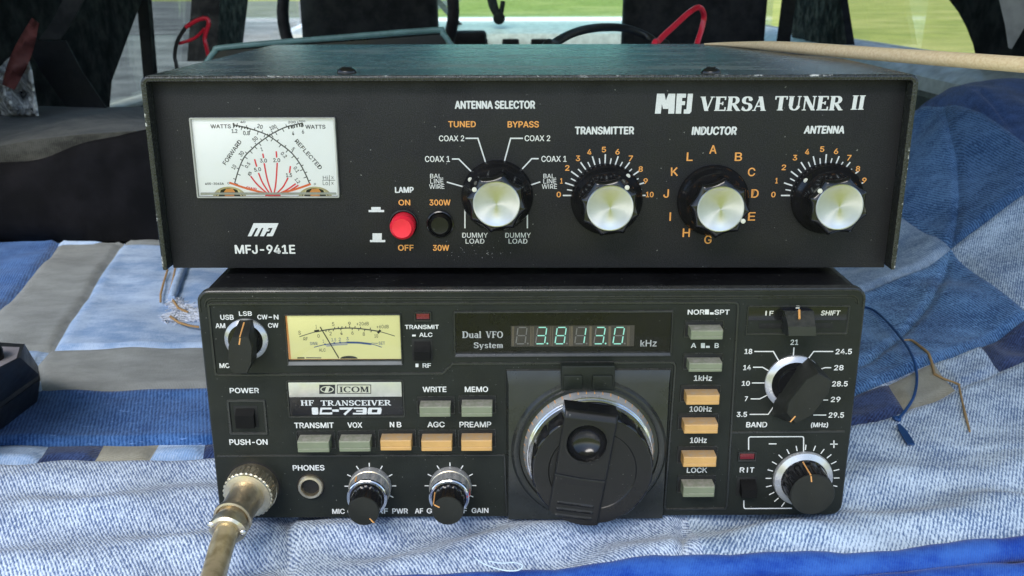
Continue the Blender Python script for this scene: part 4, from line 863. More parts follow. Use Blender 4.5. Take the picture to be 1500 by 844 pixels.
def rit_knob():
    c = ic(1175.6, 700.5); o = MB(); o.lathe([(11.4, .02), (11.4, .9), (11.1, 1.4), (9.0, 2.4), (8.8, 2.2)], c, 'alu', 96, cap=False)
    b = MB(); b.lathe([(8.8, 2.2), (8.6, 2.4), (8.5, 3.2), (8.3, 12.0)], c, 'gloss_black', 144, flute_n(12, .7, 2.3, 12.1, .0), cap=False)
    b.lathe([(8.3, 12.0), (8.3, 12.3), (8.0, 12.75), (7.6, 12.8), (.05, 12.85)], c, 'knob_face', 96)
    root = b.build('offset_knob', rig, (c[0], 0, c[1])); o.build('knob_ring', root, (c[0], 0, c[1]))
    q = MB(); d = (math.cos(math.radians(100)), math.sin(math.radians(100))); q.strip([(c[0]+d[0]*r, c[1]+d[1]*r) for r in (5.6, 8.1)], .5, 12.86, 'pointer', .1)
    q.tube([(c[0]+d[0]*8.35, -12.5, c[1]+d[1]*8.35), (c[0]+d[0]*8.55, -3, c[1]+d[1]*8.55)], .3, 'pointer', 6); q.build('pointer_line', root, (c[0], 0, c[1]))
rit_knob()

def tuning_knob():
    c = ic(861.8, 656)
    pl_ = MB(); u0, u1, v0, v1 = rect(ic, 741.5, 977.5, 540, 756); vb = max(v0, .6)
    pl_.loft([[(u0, -.02, vb), (u1, -.02, vb), (u1, -.02, v1), (u0, -.02, v1)], [(u0+.5, -.9, vb), (u1-.5, -.9, vb), (u1-.3, -.9, v1-.4), (u0+.3, -.9, v1-.4)], [(u0+.8, -2.6, vb), (u1-.8, -2.6, vb), (u1-1, -2.6, v1-5.4), (u0+1, -2.6, v1-5.4)]], 'ic_trim', False)
    pl_.lathe([(29.6, 2.0), (28.9, 3.2), (28.2, 3.9), (27.4, 4.0), (26.2, 3.6), (25.9, 2.4), (25.8, .4)], c, 'ic_trim', 110, cap=False)
    pl_.v = [(x, y, max(z, .45)) for x, y, z in pl_.v]
    a = rect(ic, 822, 900.5, 540, 572, 4); pl_.rbox(a[0], a[1], a[2], a[3]+1.2, 1, 4.6, 'ic_panel', .4, .4); 
    a = rect(ic, 826, 853, 550, 570, 5); pl_.rbox(a[0], a[1], a[2], a[3], 4.5, 5.3, 'ic_panel', .4, .3); a = rect(ic, 868, 897, 550, 570, 5); pl_.rbox(a[0], a[1], a[2], a[3], 4.5, 5.3, 'ic_panel', .4, .3)
    pl_.build('knob_surround', rig, (c[0], 0, c[1]), sharp=28)
    o = MB(); o.lathe([(25.4, .4), (25.35, .8), (23.3, 5.8), (23.2, 5.9)], c, plastic('dial_ring_grey', (.40, .40, .40), .3, metal=.4), 140, cap=False)
    o.lathe([(23.2, 5.9), (23.55, 6.1), (23.6, 6.7), (23.3, 7.0), (22.9, 7.0), (23.1, 7.3), (23.1, 8.0), (22.8, 8.3), (22.3, 8.2)], c, 'chrome', 140, cap=False)
    for k in range(50):
        a_ = 2*math.pi*k/50; d = (math.cos(a_), math.sin(a_)); t = (-d[1], d[0]); h = .16
        o.add([(c[0]+d[0]*r+t[0]*h*s, -w_, c[1]+d[1]*r+t[1]*h*s) for r, w_, s in ((25.12, 1.5, -1), (25.12, 1.5, 1), (24.05, 4.1, 1), (24.05, 4.1, -1))], [(0, 1, 2, 3)], 'pointer')
    kn = MB(); fl = lambda a, w_, r: -.7*max(0, math.cos(18*a))**2*max(0, min(1, (w_-9)/4)) if 9 < w_ < 18.2 and r > 20 else 0
    kn.lathe([(22.3, 8.2), (22.15, 8.6), (22.1, 9.5), (22.1, 13), (22.1, 17.4), (21.9, 17.9), (21.5, 18.2), (21.2, 18.25)], c, 'gloss_black', 180, fl, cap=False)
    ang = math.radians(8.2); ca, sa = math.cos(ang), math.sin(ang); D = ic(859.5, 650, 19.4); rings = []
    prof = [(21.2, 18.25)]+[(r, 18.25) for r in (20, 19, 18, 17, 16)]+[(15.8, 18.0), (15.6, 17.85)]+[(r, 17.8) for r in (14.6, 13.6, 12.6, 11.6, 10.6, 9.6, 8.6, 7.6, 6.6, 5.6, 4.6, 3.6, 2.6, 1.6, .6, .05)]
    ns = 120; vs = [(c[0]+r*math.cos(2*math.pi*i/ns), -w_, c[1]+r*math.sin(2*math.pi*i/ns)) for r, w_ in prof for i in range(ns)]; fs = []
    for j in range(len(prof)-1):
        for i in range(ns):
            q = (j*ns+i, j*ns+(i+1) % ns, (j+1)*ns+(i+1) % ns, (j+1)*ns+i); mx = sum(vs[k][0] for k in q)/4; mz = sum(vs[k][2] for k in q)/4
            if math.hypot(mx-D[0], mz-D[1]) > 7.5: fs.append(q)          # open under the dimple
    kn.add(vs, fs, 'satin_black')
    root = kn.build('tuning_knob', rig, (c[0], 0, c[1])); o.build('dial_ring', root, (c[0], 0, c[1]))
    # folding finger bar with a deep round dimple
    b = MB(); dl = ((D[0]-c[0])*ca-(D[1]-c[1])*sa, (D[0]-c[0])*sa+(D[1]-c[1])*ca)   # to bar space
    def to_world(s, t): return (c[0]+s*ca+t*sa, c[1]-s*sa+t*ca)
    ns, ntt = 64, 150; hw = 9.5; vs = []; 
    for j in range(ntt+1):
        for i in range(ns+1):
            s = dl[0]-hw+2*hw*i/ns; lo = -math.sqrt(max(21.75**2-s*s, 0)); hi = 22.8; t = lo+(hi-lo)*j/ntt
            e = min(hw-abs(s-dl[0]), hi-t); z_ = 19.6-.5*max(0, 1-e/.7)**2-(1.5*max(0, (t-19.9)/2.9)**1.5)
            z_ += -.35*max(0, min(1, (-t-0)/6))
            dd = math.hypot(s-dl[0], t-dl[1]); R = 7.1
            if dd < R: z_ -= 5.6*(1-(dd/R)**2)**.5
            elif dd < R+.7: z_ += .14*math.sin((dd-R)/.7*math.pi)
            for tr in (-13.6, -16.2, -18.8):
                if abs(s-dl[0]) < 6.6: z_ += .55*math.exp(-((t-tr)/.28)**2)
            tm = -2.6-.5*math.cos(s/hw*1.5)
            z_ -= .25*math.exp(-((t-tm)/.25)**2)
            x, y = to_world(s, t); vs.append((x, -z_, y))
    fs = [(j*(ns+1)+i, j*(ns+1)+i+1, (j+1)*(ns+1)+i+1, (j+1)*(ns+1)+i) for j in range(ntt) for i in range(ns)]
    cen = [((k % ns)+.5, k//ns) for k in range(len(fs))]
    bowl = [f for f in fs if vs[f[0]][1] > -19.3 and math.hypot(vs[f[0]][0]-D[0], vs[f[0]][2]-D[1]) < 7.2]; bs = set(bowl)
    b.add(vs, [f for f in fs if f not in bs], 'satin_black'); b.add(vs, bowl, 'bakelite')
    per = [i for i in range(ns+1)]+[j*(ns+1)+ns for j in range(1, ntt+1)]+[ntt*(ns+1)+i for i in range(ns-1, -1, -1)]+[j*(ns+1) for j in range(ntt-1, 0, -1)]
    lo_ = [(vs[k][0], vs[k][1] if False else -(10.0 if vs[k][2] > c[1]+17.5 else 17.6), vs[k][2]) for k in per]; n = len(per)
    b.add([vs[k] for k in per]+lo_, [(i, i+n, (i+1) % n+n, (i+1) % n) for i in range(n)], 'gloss_black')
    b.build('finger_bar', root, (c[0], -16, c[1]), sharp=45, fixn=True)
tuning_knob()

def build_jack():
    c = ic(455.5, 711.5); mb = MB(); mb.disc(c, 5.7, .03, 'opening_black'); mb.lathe([(4.9, .05), (4.9, 1.2), (4.5, 1.8), (3.6, 1.9), (3.35, 1.4), (3.3, -2.0)], c, 'brass', 64, cap=False); mb.disc(c, 3.3, .06, 'opening_black')
    mb.build('headphone_jack', rig, (c[0], 0, c[1]))
    c = ic(370.5, 713); s = MB(); s.disc(c, 10.8, .04, 'opening_black', 64); s.lathe([(9.9, .05), (9.9, 3.2), (9.4, 3.5), (8.2, 3.5)], c, 'brass', 64); s.build('microphone_socket', rig, (c[0], 0, c[1]))
build_jack()

# ================================================================== MICROPHONE PLUG AND CABLE
def build_mic_cable():
    A = at(370, 714, -3.6); B = at(342.5, 757, -23); D = (B-A).normalized(); L = (B-A).length
    root = empty('microphone_cable', A, 'olive brown microphone cable with a worn brass plug screwed into the transceiver', 'cable')
    def off(mb, n, **k):
        o = mb.build(n, root, A, **k); o.location = (0, 0, 0); return o
    kn = lambda a, t, r: (.22 if int(a/(2*math.pi)*60) % 2 else -.12) if .9 < t < 5.6 and r > 8 else 0
    m = MB(); m.v = []
    m.axis_lathe([(8.0, -.6), (9.3, .2), (9.3, 1.0), (9.35, 1.1), (9.35, 5.4), (9.0, 5.7), (8.8, 6.2), (7.2, 6.6), (6.6, 6.6)], A, D, 'brass', 240, kn)
    ro = off(m, 'coupling_ring', sharp=25, fixn=True)
    m = MB(); m.axis_lathe([(6.5, 6.0), (6.55, 7.2), (6.3, 9), (6.2, L-1), (6.35, L-.5), (6.9, L), (7.1, L+.8), (6.9, L+1.8), (6.2, L+2.0), (5.6, L+1.2)], A, D, 'brass_dark', 72)
    off(m, 'plug_barrel', fixn=True)
    # strain relief: two jaws drawn together by screws
    D2 = (at(331, 783, -32)-B).normalized(); m = MB(); S = B+D*1.2
    m.axis_lathe([(5.4, -1), (5.6, .4), (5.5, 2), (6.2, 2.6), (6.4, 4.6), (6.2, 6.2), (5.4, 7.0), (4.6, 7.1)], S, D2, 'brass', 56, lambda a, t, r: .45*max(0, math.cos(2*a)) if 2.2 < t < 7 else 0)
    cl = off(m, 'cable_clamp', fixn=True)
    E = D2.cross(Vector((0, 1, 0))).normalized()
    for s_ in (-1, 1):
        q = S+D2*4.2+E*(5.6*s_)+Vector((0, -2.2, .8)); t = MB(); t.axis_lathe([(1.3, -1.5), (1.3, .4), (1.1, .9), (.6, 1.2), (.1, 1.25)], q, (0.1*s_, -.9, .35), 'steel', 24); o = t.build('screw', cl, tuple(q), fixn=True); o.location = (q-A)*MM
    m = MB(); p0 = S+D2*5.5
    pts = [p0, at(324, 803, -38), at(316, 832, -47), at(307, 866, -60), at(300, 915, -78)+Vector((0, 0, 1)), Vector((-92, -112, 3.2)), Vector((-100, -150, -6)), Vector((-112, -200, -30))]
    m.tube(pts, [4.3, 4.25, 4.2, 4.2, 4.2, 4.2, 4.2, 4.2], MAT['cable'], 24, 8); off(m, 'cable')
a = N('cable_jacket'); a.color(a.mix(a.ramp(a.noise(110, 4, .6), .38, .62), (.30, .235, .12), (.52, .42, .25))); a.b.inputs['Roughness'].default_value = .3; a.b.inputs['Metallic'].default_value = .55; MAT['cable'] = a.m
build_mic_cable()
# ================================================================== SETTING AND QUILT
def smooth(a, b, x):
    t = max(0., min(1., (x-a)/(b-a))); return t*t*(3-2*t)
def wob(x, y, s=1.):
    return (math.sin(x*.031*s+1.3)*math.cos(y*.043*s-.4)+.6*math.sin(x*.071*s+y*.053*s+.7)+.35*math.sin(x*.15*s-y*.11*s))/2
def hem_y(x):                                        # front border of the quilt (world mm)
    return float(np.interp(x, (-185, -115, -67, -20, 12, 54, 117, 185, 330), (-42.3, -41, -40, -34.6, -30, -28.6, -23, -13.5, 4)))+.5*math.sin(x*.05)
def quilt_h(x, y):
    h = -2.2
    h += float(np.interp(x+.06*(520-y), (190, 250, 310, 340, 354, 367, 383, 406, 443, 560), (0, 14, 52, 80, 92, 105, 118, 122, 119, 122)))*smooth(120, 520, y)**1.15*smooth(710, 500, y)            # it climbs over the wheel arch on the right
    h += 1.5*wob(x, y)+.5*math.sin(.13*x+.09*y+1.5*math.sin(.04*y))*math.sin(.05*x-.07*y)
    if x > 170: h += smooth(170, 260, x)*(1.6*math.sin(.045*x-.075*y+1.1*math.sin(.03*y))+.9*math.sin(.11*x+.06*y))
    if y < 60:                                       # soft folds in the pale front border
        k = smooth(60, 20, y)
        h += k*(2.6*math.sin(.052*x-.17*y+1.2*math.sin(.02*x))+1.1*math.sin(.11*x-.1*y+2)+.5*math.sin(.3*y+.05*x))*smooth(-60, -10, y)**.3
        h += 3.0*math.exp(-((x-70-(y+20)*1.5)/38)**2-((y+16)/12)**2)
    else: h += .8*math.sin(.06*y+.02*x)
    inside = smooth(ICW+16, ICW-4, abs(x))*smooth(-7, 1, y)*smooth(262, 244, y)
    h = h*(1-inside)+min(h, -1.25)*inside
    m = smooth(-238, -262, x)*smooth(240, 200, y)*smooth(20, 60, y)
    h = h*(1-m)+min(h, -2)*m
    e = hem_y(x); 
    if y < e+3: h -= 2.2*smooth(e+3, e-8, y)
    return h
def ground(px, py):                                  # photo point -> point on the quilt
    d = ray(px, py); t = 150.; p = CAM+d*t
    for _ in range(900):
        p = CAM+d*t
        if p.z < quilt_h(p.x, p.y): break
        t += 2.
    for _ in range(4): t += (quilt_h(p.x, p.y)-p.z)/d.z*.6; p = CAM+d*t
    return p

MAT['d_pale'] = denim('pale_denim', (.085, .135, .265), (.62, .72, .85), -.62, 1.2, 1.35, .32)
MAT['d_pale2'] = denim('pale_mottled_denim', (.08, .14, .27), (.58, .70, .82), .5, 1.35, 1.25, .62)
MAT['d_light'] = denim('light_blue_denim', (.20, .33, .56), (.54, .67, .86), .2, 1.2, .4, 1.0)
MAT['d_mid'] = denim('mid_blue_denim', (.018, .066, .18), (.15, .29, .52), -.42, 1.9, 1.2, .8, .6)
MAT['d_royal'] = denim('bright_blue_denim', (.012, .055, .19), (.080, .195, .47), -.3, 1.7, 1.1, .7, .6)
MAT['d_faded'] = denim('faded_streaked_denim', (.015, .060, .165), (.18, .34, .57), -.42, 2.0, 1.5, .9, .75)
MAT['d_mid2'] = denim('deep_blue_denim', (.014, .052, .145), (.115, .23, .43), -.25, 1.8, 1.2, .8, .5)
MAT['d_faded2'] = denim('faded_blue_denim', (.013, .053, .155), (.13, .27, .50), -.35, 1.9, 1.4, .8, .6)
MAT['d_dark'] = denim('dark_blue_denim', (.012, .034, .105), (.070, .13, .31), .9, 1.2, .7, .7)
MAT['d_navy'] = denim('navy_denim', (.007, .013, .050), (.050, .085, .21), .7, 1.2, .8, .7, .3)
MAT['d_greyblue'] = denim('grey_blue_denim', (.10, .17, .28), (.40, .50, .62), -.3, 1.3, .8, .7)
MAT['d_grey'] = denim('grey_cotton', (.19, .20, .19), (.33, .345, .335), .1, .8, .15, .75)
MAT['d_beige'] = denim('beige_cotton', (.22, .21, .16), (.36, .35, .29), 1.2, .9, .35, .5)
MAT['d_hem'] = denim('royal_blue_velvet', (.006, .040, .28), (.035, .12, .43), .4, .8, .35, 1.3)

S8 = [  # patches, first hit wins: material, outline in photo points
 ('d_pale', [(-260, 676), (0, 676), (60, 675), (150, 672.5), (310, 668), (420, 666), (420, 850), (420, 1000), (-260, 1000)]),
 ('d_pale2', [(1190, 634), (1250, 619), (1335, 596.5), (1400, 568.5), (1500, 527), (1700, 440), (1900, 500), (1900, 1000), (1000, 1000), (1000, 640)]),
 ('d_light', [(-260, 650), (-40, 650), (-60, 676), (-260, 676)]), ('d_light', [(-40, 650), (70, 648.5), (51, 675), (-60, 676)]), ('d_navy', [(70, 648.5), (151, 647), (136, 672.8), (51, 675)]), ('d_beige', [(151, 647), (232, 646), (216, 671), (136, 672.8)]),
 ('d_light', [(232, 646), (300, 645.5), (296, 668.6), (216, 671)]), ('d_navy', [(300, 645.5), (400, 644), (400, 667), (296, 668.6)]),
 ('d_royal', [(-260, 573), (0, 570), (60, 570), (310, 566), (420, 565), (420, 644), (310, 645.5), (0, 650), (-260, 652)]),
 ('d_light', [(30, 512), (71, 512), (54, 532), (62, 570), (0, 570), (0, 512)]),
 ('d_grey', [(71, 512), (420, 508), (420, 565), (310, 566), (62, 570), (54, 532)]),
 ('d_grey', [(-60, 512), (-10, 459), (75, 372), (84, 358), (184, 352), (175, 361), (78, 511.5)]),
 ('d_light', [(-260, 512), (-60, 512), (-10, 512), (0, 575), (-260, 575)]),
 ('d_royal', [(-400, 512), (-400, 340), (90, 340), (78, 368), (-10, 459), (-60, 512)]),
 ('d_light', [(84, 358), (92, 345), (188, 345), (182, 356)]), ('d_grey', [(186, 345), (420, 345), (420, 360), (176, 358)]),
 ('d_light', [(175, 359), (420, 359), (420, 508), (78, 511.5)]),
 ('d_dark', 'UPPER'),
 ('d_mid', [(1290, 120), (1345, 152), (1380, 168), (1392, 200), (1402, 245), (1405, 290), (1402, 325), (1393, 365), (1310, 308), (1200, 235)]),
 ('d_mid2', [(1290, 120), (1345, 152), (1420, 177), (1500, 206), (1590, 240), (1500, 290), (1420, 340), (1393, 365), (1310, 308), (1200, 235)]),
 ('d_pale2', [(1393, 365), (1420, 340), (1500, 290), (1590, 240), (1800, 320), (1800, 640), (1500, 450)]),
 ('d_greyblue', [(1393, 365), (1310, 308), (1200, 235), (1060, 330), (1060, 500), (1245, 430)]),
 ('d_navy', [(1190, 602), (1255, 574), (1302, 559), (1326, 598), (1190, 640)]), ('d_beige', [(1302, 559), (1369, 527), (1400, 567), (1326, 598)]),
 ('d_pale2', [(1369, 527), (1438, 504), (1466, 541), (1400, 567)]), ('d_navy', [(1438, 504), (1500, 466), (1640, 400), (1700, 440), (1500, 527), (1466, 541)]),
 ('d_faded', [(1393, 365), (1386, 395), (1370, 430), (1348, 462), (1320, 492), (1285, 520), (1190, 570), (1060, 600), (1060, 500), (1245, 430)]),
 ('d_faded2', [(1393, 365), (1245, 430), (1060, 500), (1060, 660), (1190, 602), (1255, 574), (1369, 527), (1438, 504), (1500, 466), (1600, 420), (1500, 450)]),
]
def inpoly(p, P):
    x, y = p; c = False; j = len(P)-1
    for i in range(len(P)):
        xi, yi = P[i]; xj, yj = P[j]
        if (yi > y) != (yj > y) and x < (xj-xi)*(y-yi)/(yj-yi)+xi: c = not c
        j = i
    return c
QUILT_END = 431.
def build_quilt():
    polys = []; segs = []
    for m, P in S8:
        W2 = []
        if P == 'UPPER':
            a, b = ground(1378, 166).xy, ground(1500, 206).xy; k = b-a; P = []; W2 = [tuple(a-k*3), tuple(b+k*3), tuple(b+k*3+Vector((300, 900))), tuple(a-k*3+Vector((0, 900)))]
        for a, b in P:
            g = ground(a, b) if 0 else None
            d = ray(a, b)
            g = ground(a, b) if d.z < -.03 else CAM+d*900
            W2.append((g.x, g.y))
        polys.append((m, W2))
        for i in range(len(W2)):
            a, b = Vector(W2[i]), Vector(W2[(i+1) % len(W2)])
            if max(abs(a.x), abs(b.x)) < 560 and (a-b).length > 2: segs.append((a, b))
    bm = bmesh.new(); rows = []
    xs = [-520+i*3.4 for i in range(int(1080/3.4))]; ys = []
    y = -52.
    while y < 640: ys.append(y); y += 2.4 if y < 60 else 3.6
    vv = [[bm.verts.new((x, y, 0)) for x in xs] for y in ys]
    for j in range(len(ys)-1):
        for i in range(len(xs)-1):
            if xs[i] < 150 and ys[j] > QUILT_END: continue
            if ys[j] < hem_y(xs[i])-7: continue
            bm.faces.new((vv[j][i], vv[j][i+1], vv[j+1][i+1], vv[j+1][i]))
    def near(c, a, b, mg):
        ab = b-a; t = max(0, min(1, (c-a).dot(ab)/max(ab.length_squared, 1e-9))); return (a+ab*t-c).length < mg
    for a, b in segs:
        t = (b-a).normalized(); nn = Vector((-t.y, t.x, 0))
        x0, x1 = sorted((a.x, b.x)); y0, y1 = sorted((a.y, b.y))
        fs = [f for f in bm.faces if x0-6 < f.verts[0].co.x < x1+6 and y0-6 < f.verts[0].co.y < y1+6 and near(f.verts[0].co.xy, a, b, 6.5)]
        if not fs: continue
        ge = list({e for f in fs for e in f.edges}); gv = list({v for f in fs for v in f.verts})
        bmesh.ops.bisect_plane(bm, geom=fs+ge+gv, dist=1e-4, plane_co=(a.x, a.y, 0), plane_no=nn)
    names = []
    bm.verts.ensure_lookup_table()
    for f in bm.faces:
        c = f.calc_center_median(); m = 'd_dark'
        for mm, P in polys:
            if inpoly((c.x, c.y), P): m = mm; break
        else: m = 'd_dark' if c.x > 0 and c.y > 250 else 'd_royal' if c.x < 0 else 'd_pale'
        if -110 < c.x < 200 and c.y < 30 and m not in ('d_pale', 'd_pale2'): m = 'd_pale'
        if m == 'd_pale2' and c.x < 62 and c.y < 40: m = 'd_pale'
        if m not in names: names.append(m)
        f.material_index = names.index(m); f.smooth = True
    A = np.array([[a.x, a.y] for a, b in segs]); B = np.array([[b.x, b.y] for a, b in segs]); AB = B-A; L2 = (AB**2).sum(1)
    for v in bm.verts:
        p = np.array([v.co.x, v.co.y]); t = np.clip(((p-A)*AB).sum(1)/L2, 0, 1); d = np.sqrt((((A+AB*t[:, None])-p)**2).sum(1).min())
        v.co.z = quilt_h(v.co.x, v.co.y) - 2.2*math.exp(-(d/1.6)**2) + .75*math.exp(-((d-5.)/2.8)**2)
    for v in bm.verts: v.co *= MM
    me = bpy.data.meshes.new('denim_quilt'); bm.to_mesh(me); bm.free()
    for n in names: me.materials.append(MAT[n])
    q = bpy.data.objects.new('denim_quilt', me); COL.objects.link(q)
    tag(q, 'blue denim patchwork quilt spread on the car floor under the radios', 'quilt')
    # rolled velvet hem along the front
    mb = MB(); L = []
    for rr, dy, dz, in ((5.2, -3.2, -1.4), (4.2, -11.5, -5.2)):
        pts = []
        for i in range(90):
            x = -300+i*7; e = hem_y(x); k = 1+.10*math.sin(x*.09)+.06*math.sin(x*.21)
            pts.append((x, e+dy+.5*math.sin(x*.06+dy), -2.6+dz+.5*math.sin(x*.045+dz)+quilt_h(x, e+6)*.35))
        mb.tube(pts, [rr*(1+.08*math.sin(i*.8)+.05*math.sin(i*2.1)) for i in range(90)], 'd_hem', 16)
    mb.build('hem', q, sharp=80)
    # torn knee of the old jeans: rolled double stitched seam and a frayed edge
    mb = MB(); G = lambda px, py, up=0: ground(px, py)+Vector((0, 0, up))
    mb.tube([G(270, 392, 1.5), G(262, 412, 2), G(256, 430, 2.2), G(252, 442, 2)], [3.2, 3.0, 3.0, 2.4], 'd_light', 12, 5, 1)
    th = plastic('tan_stitching', (.42, .25, .10), .8)
    for pts in (((258, 393), (254, 415), (249, 436)), ((246, 400), (240, 420), (236, 436), (236, 448)), ((254, 445), (262, 457), (276, 463)), ((250, 469), (262, 478), (278, 483), (292, 485))):
        P = [G(a, b, 2.2) for a, b in pts]
        n = 9
        for k in range(n*(len(P)-1)):
            i = k//n; t = (k % n)/n; a_, b_ = P[i].lerp(P[i+1], t), P[i].lerp(P[i+1], min(1, t+.075)); mb.tube([a_, (a_+b_)/2+Vector((0, 0, .5)), b_], .75, th, 5)
    mb.build('ripped_seam', q, sharp=80)
    fr = MB(); wh = plastic('frayed_white_cotton', (.68, .72, .80), .95)
    rnd = random.Random(3)
    for k in range(620):
        t = rnd.random(); c0 = Vector((244, 468)).lerp(Vector((300, 462)), t) if rnd.random() < .55 else Vector((252, 444)).lerp(Vector((300, 470)), t)
        p = G(c0.x+rnd.gauss(0, 2.5), c0.y+rnd.gauss(0, 3.), .2+rnd.random()*1.1); a = rnd.uniform(0, 6.3); l = rnd.uniform(3, 9)
        fr.tube([p, p+Vector((math.cos(a)*l*.5, math.sin(a)*l*.5, rnd.uniform(.1, 1.1))), p+Vector((math.cos(a+.8)*l, math.sin(a+.8)*l, rnd.uniform(-.6, .6)))], rnd.uniform(.14, .34), wh, 5)
    fr.build('frayed_threads', q, sharp=80)
    return q
quilt = build_quilt()

# ------------------------------------------------------------------ small things on the quilt
def lay(pts, up): return [ground(a, b)+Vector((0, 0, up)) for a, b in pts]
mb = MB(); cm = plastic('blue_cord_fibre', (.008, .05, .17), .6)
P = lay([(1240, 452), (1268, 453)], 1.2)+[g+Vector((0, 0, k)) for g, k in zip(lay([(1285, 464), (1310, 494), (1331, 527), (1341, 560), (1338, 588), (1325, 608), (1314, 618)], 1.0), (1.5, 3, 4, 4, 2.5, 1.2, .6))]
mb.tube(P, .72, cm, 8, 6)
k0 = ground(1313, 618)+Vector((0, 0, 1.4))
mb.tube([k0+Vector((-1.6, 1.2, 0)), k0+Vector((1.2, .6, .8)), k0+Vector((.6, -1.4, .2)), k0+Vector((-1.2, -.6, .9)), k0+Vector((1.4, 1.4, .2))], .8, cm, 8, 5)
e1, e2 = ground(1316, 625)+Vector((0, 0, 1.0)), ground(1334, 655)+Vector((0, 0, 1.2)); dd = (e2-e1).normalized(); sd_ = Vector((0, 0, 1)).cross(dd)
mb.loft([[tuple(p+sd_*w_+Vector((0, 0, z_))) for w_, z_ in ((-h, 0), (h, 0), (h, .5), (-h, .5))] for p, h in ((e1, .7), (e1.lerp(e2, .3), 1.7), (e1.lerp(e2, .7), 1.9), (e2, 1.7))], cm)
o = mb.build('tied_cord', None, tuple(k0)); tag(o, 'thin dark blue cord with a knotted flat end lying on the quilt', 'cord')
mb = MB(); sm_ = plastic('dry_grass_stem', (.33, .22, .10), .8)
P = lay([(1323, 501), (1335, 501), (1349, 511), (1360, 521), (1366, 540), (1369, 552)], 1.0); mb.tube(P, [.35, .7, .8, .75, .8, .7], sm_, 7, 4)
P = lay([(1369, 551), (1382, 558), (1396, 563), (1405, 567)], 1.2); mb.tube(P, [.8, .6, .55, .7], sm_, 7, 3)
P = lay([(1404, 566), (1409, 590), (1414, 612), (1420, 635)], 1.0); mb.tube(P, [.55, .5, .7, .45], sm_, 7, 3)
o = mb.build('grass_stem', None, tuple(ground(1369, 551))); tag(o, 'dry brown bent grass stem lying on the quilt beside the blue cord', 'grass stem')
mb = MB()
P = [Vector((at(a, b, y).x, y, at(a, b, y).z)) for a, b, y in ((694, 815, -36), (705, 824, -41), (722, 831, -45), (742, 836, -46), (760, 835, -46), (765, 828, -45), (752, 824, -43.5), (735, 825, -43.5), (715, 822, -41))]
mb.tube(P, .24, plastic('pale_thread_fibre', (.55, .68, .80), .8), 6, 6); o = mb.build('loose_thread', None, tuple(P[3])); tag(o, 'pale blue loose thread loop on the bright blue hem', 'thread')

def build_mic_box():
    # dark plastic hand set body at the left edge: a faceted shell on the quilt
    c = Vector((-300, 95, -1.8))
    root = empty('hand_microphone', c, 'dark grey faceted plastic hand microphone lying on the quilt at the left edge', 'microphone')
    E1 = ground(0, 622); 
    fb, ft = at(58, 545, 62), at(40, 503, 78)          # nearest right corner points
    p = lambda px, py, Y: at(px, py, Y)
    b0 = p(-70, 668, 46); b1 = p(47, 586, 70); b2 = p(52, 555, 120); b3 = Vector((-370, 150, b0.z))
    for q in (b0, b1, b2): pass
    zt = p(29, 523.5, 64).z
    tp = [atz(-70, 575, zt), p(29, 523.5, 64), atz(36, 504, zt), atz(-70, 497, zt)]
    out = lambda q, dx, dy, z: Vector((q.x+dx, q.y+dy, z))
    m1 = [atz(-70, 640, 15.5), atz(57.5, 549, 15.5), atz(56, 537, 15.5), atz(-70, 500, 15.5)]
    m0 = [Vector((q.x+.2, q.y-.2, 13)) for q in m1]
    low = [Vector((q.x-6, q.y+(5 if i < 2 else -5), -1)) for i, q in enumerate(m0)]
    mb = MB(); T = lambda L: [tuple(q) for q in L]
    cc = sum(m1, Vector())/4; gro = [q+(Vector((cc.x, cc.y, q.z))-q)*.02 for q in m0]; gr1 = [q+(Vector((cc.x, cc.y, q.z))-q)*.02 for q in m1]
    mb.loft([T(low), T(m0), T(gro), T(gr1), T(m1), T(tp)], 'mic_plastic')
    o = mb.build('microphone_body', root, c, fixn=True, sharp=20); o.location = (0, 0, 0)
    ins = [atz(-60, 568, zt+.15), atz(24, 525, zt+.15), atz(29, 508.5, zt+.15), atz(-60, 506, zt+.15)]; g = MB(); g.add(T(ins), [tuple(range(4))], 'mic_grey'); g.build('face_plate', root, c).location = (0, 0, 0)
    q = atz(-10, 524, zt+1); g = MB(); g.axis_lathe([(6, 0), (6, 4), (5.4, 5.2), (3, 5.8)], (q.x-2, q.y, zt+.1), (0, 0, 1), 'satin_black', 32); g.build('control_knob', root, c).location = (0, 0, 0)
build_mic_box()

# ------------------------------------------------------------------ wooden stick on top of the tuner
a = N('bare_wood'); v = a.map(scale=(6, 90, 90)); nz = a.noise(12, 5, .6, v)
c = a.mix(a.ramp(nz, .3, .7), (.72, .52, .29), (.84, .66, .42)); c = a.mix(a.ramp(a.noise(55, 2), .70, .76), c, (.22, .12, .05)); a.color(c); a.b.inputs['Roughness'].default_value = .6; a.bump(nz, .2, .0003); MAT['wood'] = a.m
TOPZ = MZ+MHT
def build_stick():
    R = [(1620, 104, 3.8), (1500, 95, 3.75), (1350, 84, 3.7), (1250, 76.5, 3.6), (1180, 71, 3.5), (1130, 67.5, 3.0), (1095, 65.8, 2.2), (1060, 64.8, 1.3), (1032, 64.8, .5)]
    P = [atz(a_, b_, TOPZ+r_*.74+.1) for a_, b_, r_ in R]; c1 = P[3]; mb = MB()
    mb.tube(P, [r_*.74 for _, _, r_ in R], 'wood', 20, 6)
    o = mb.build('wooden_stick', None, tuple(c1)); tag(o, 'long pale wooden stick resting on the rear corner of the tuner', 'stick')
build_stick()

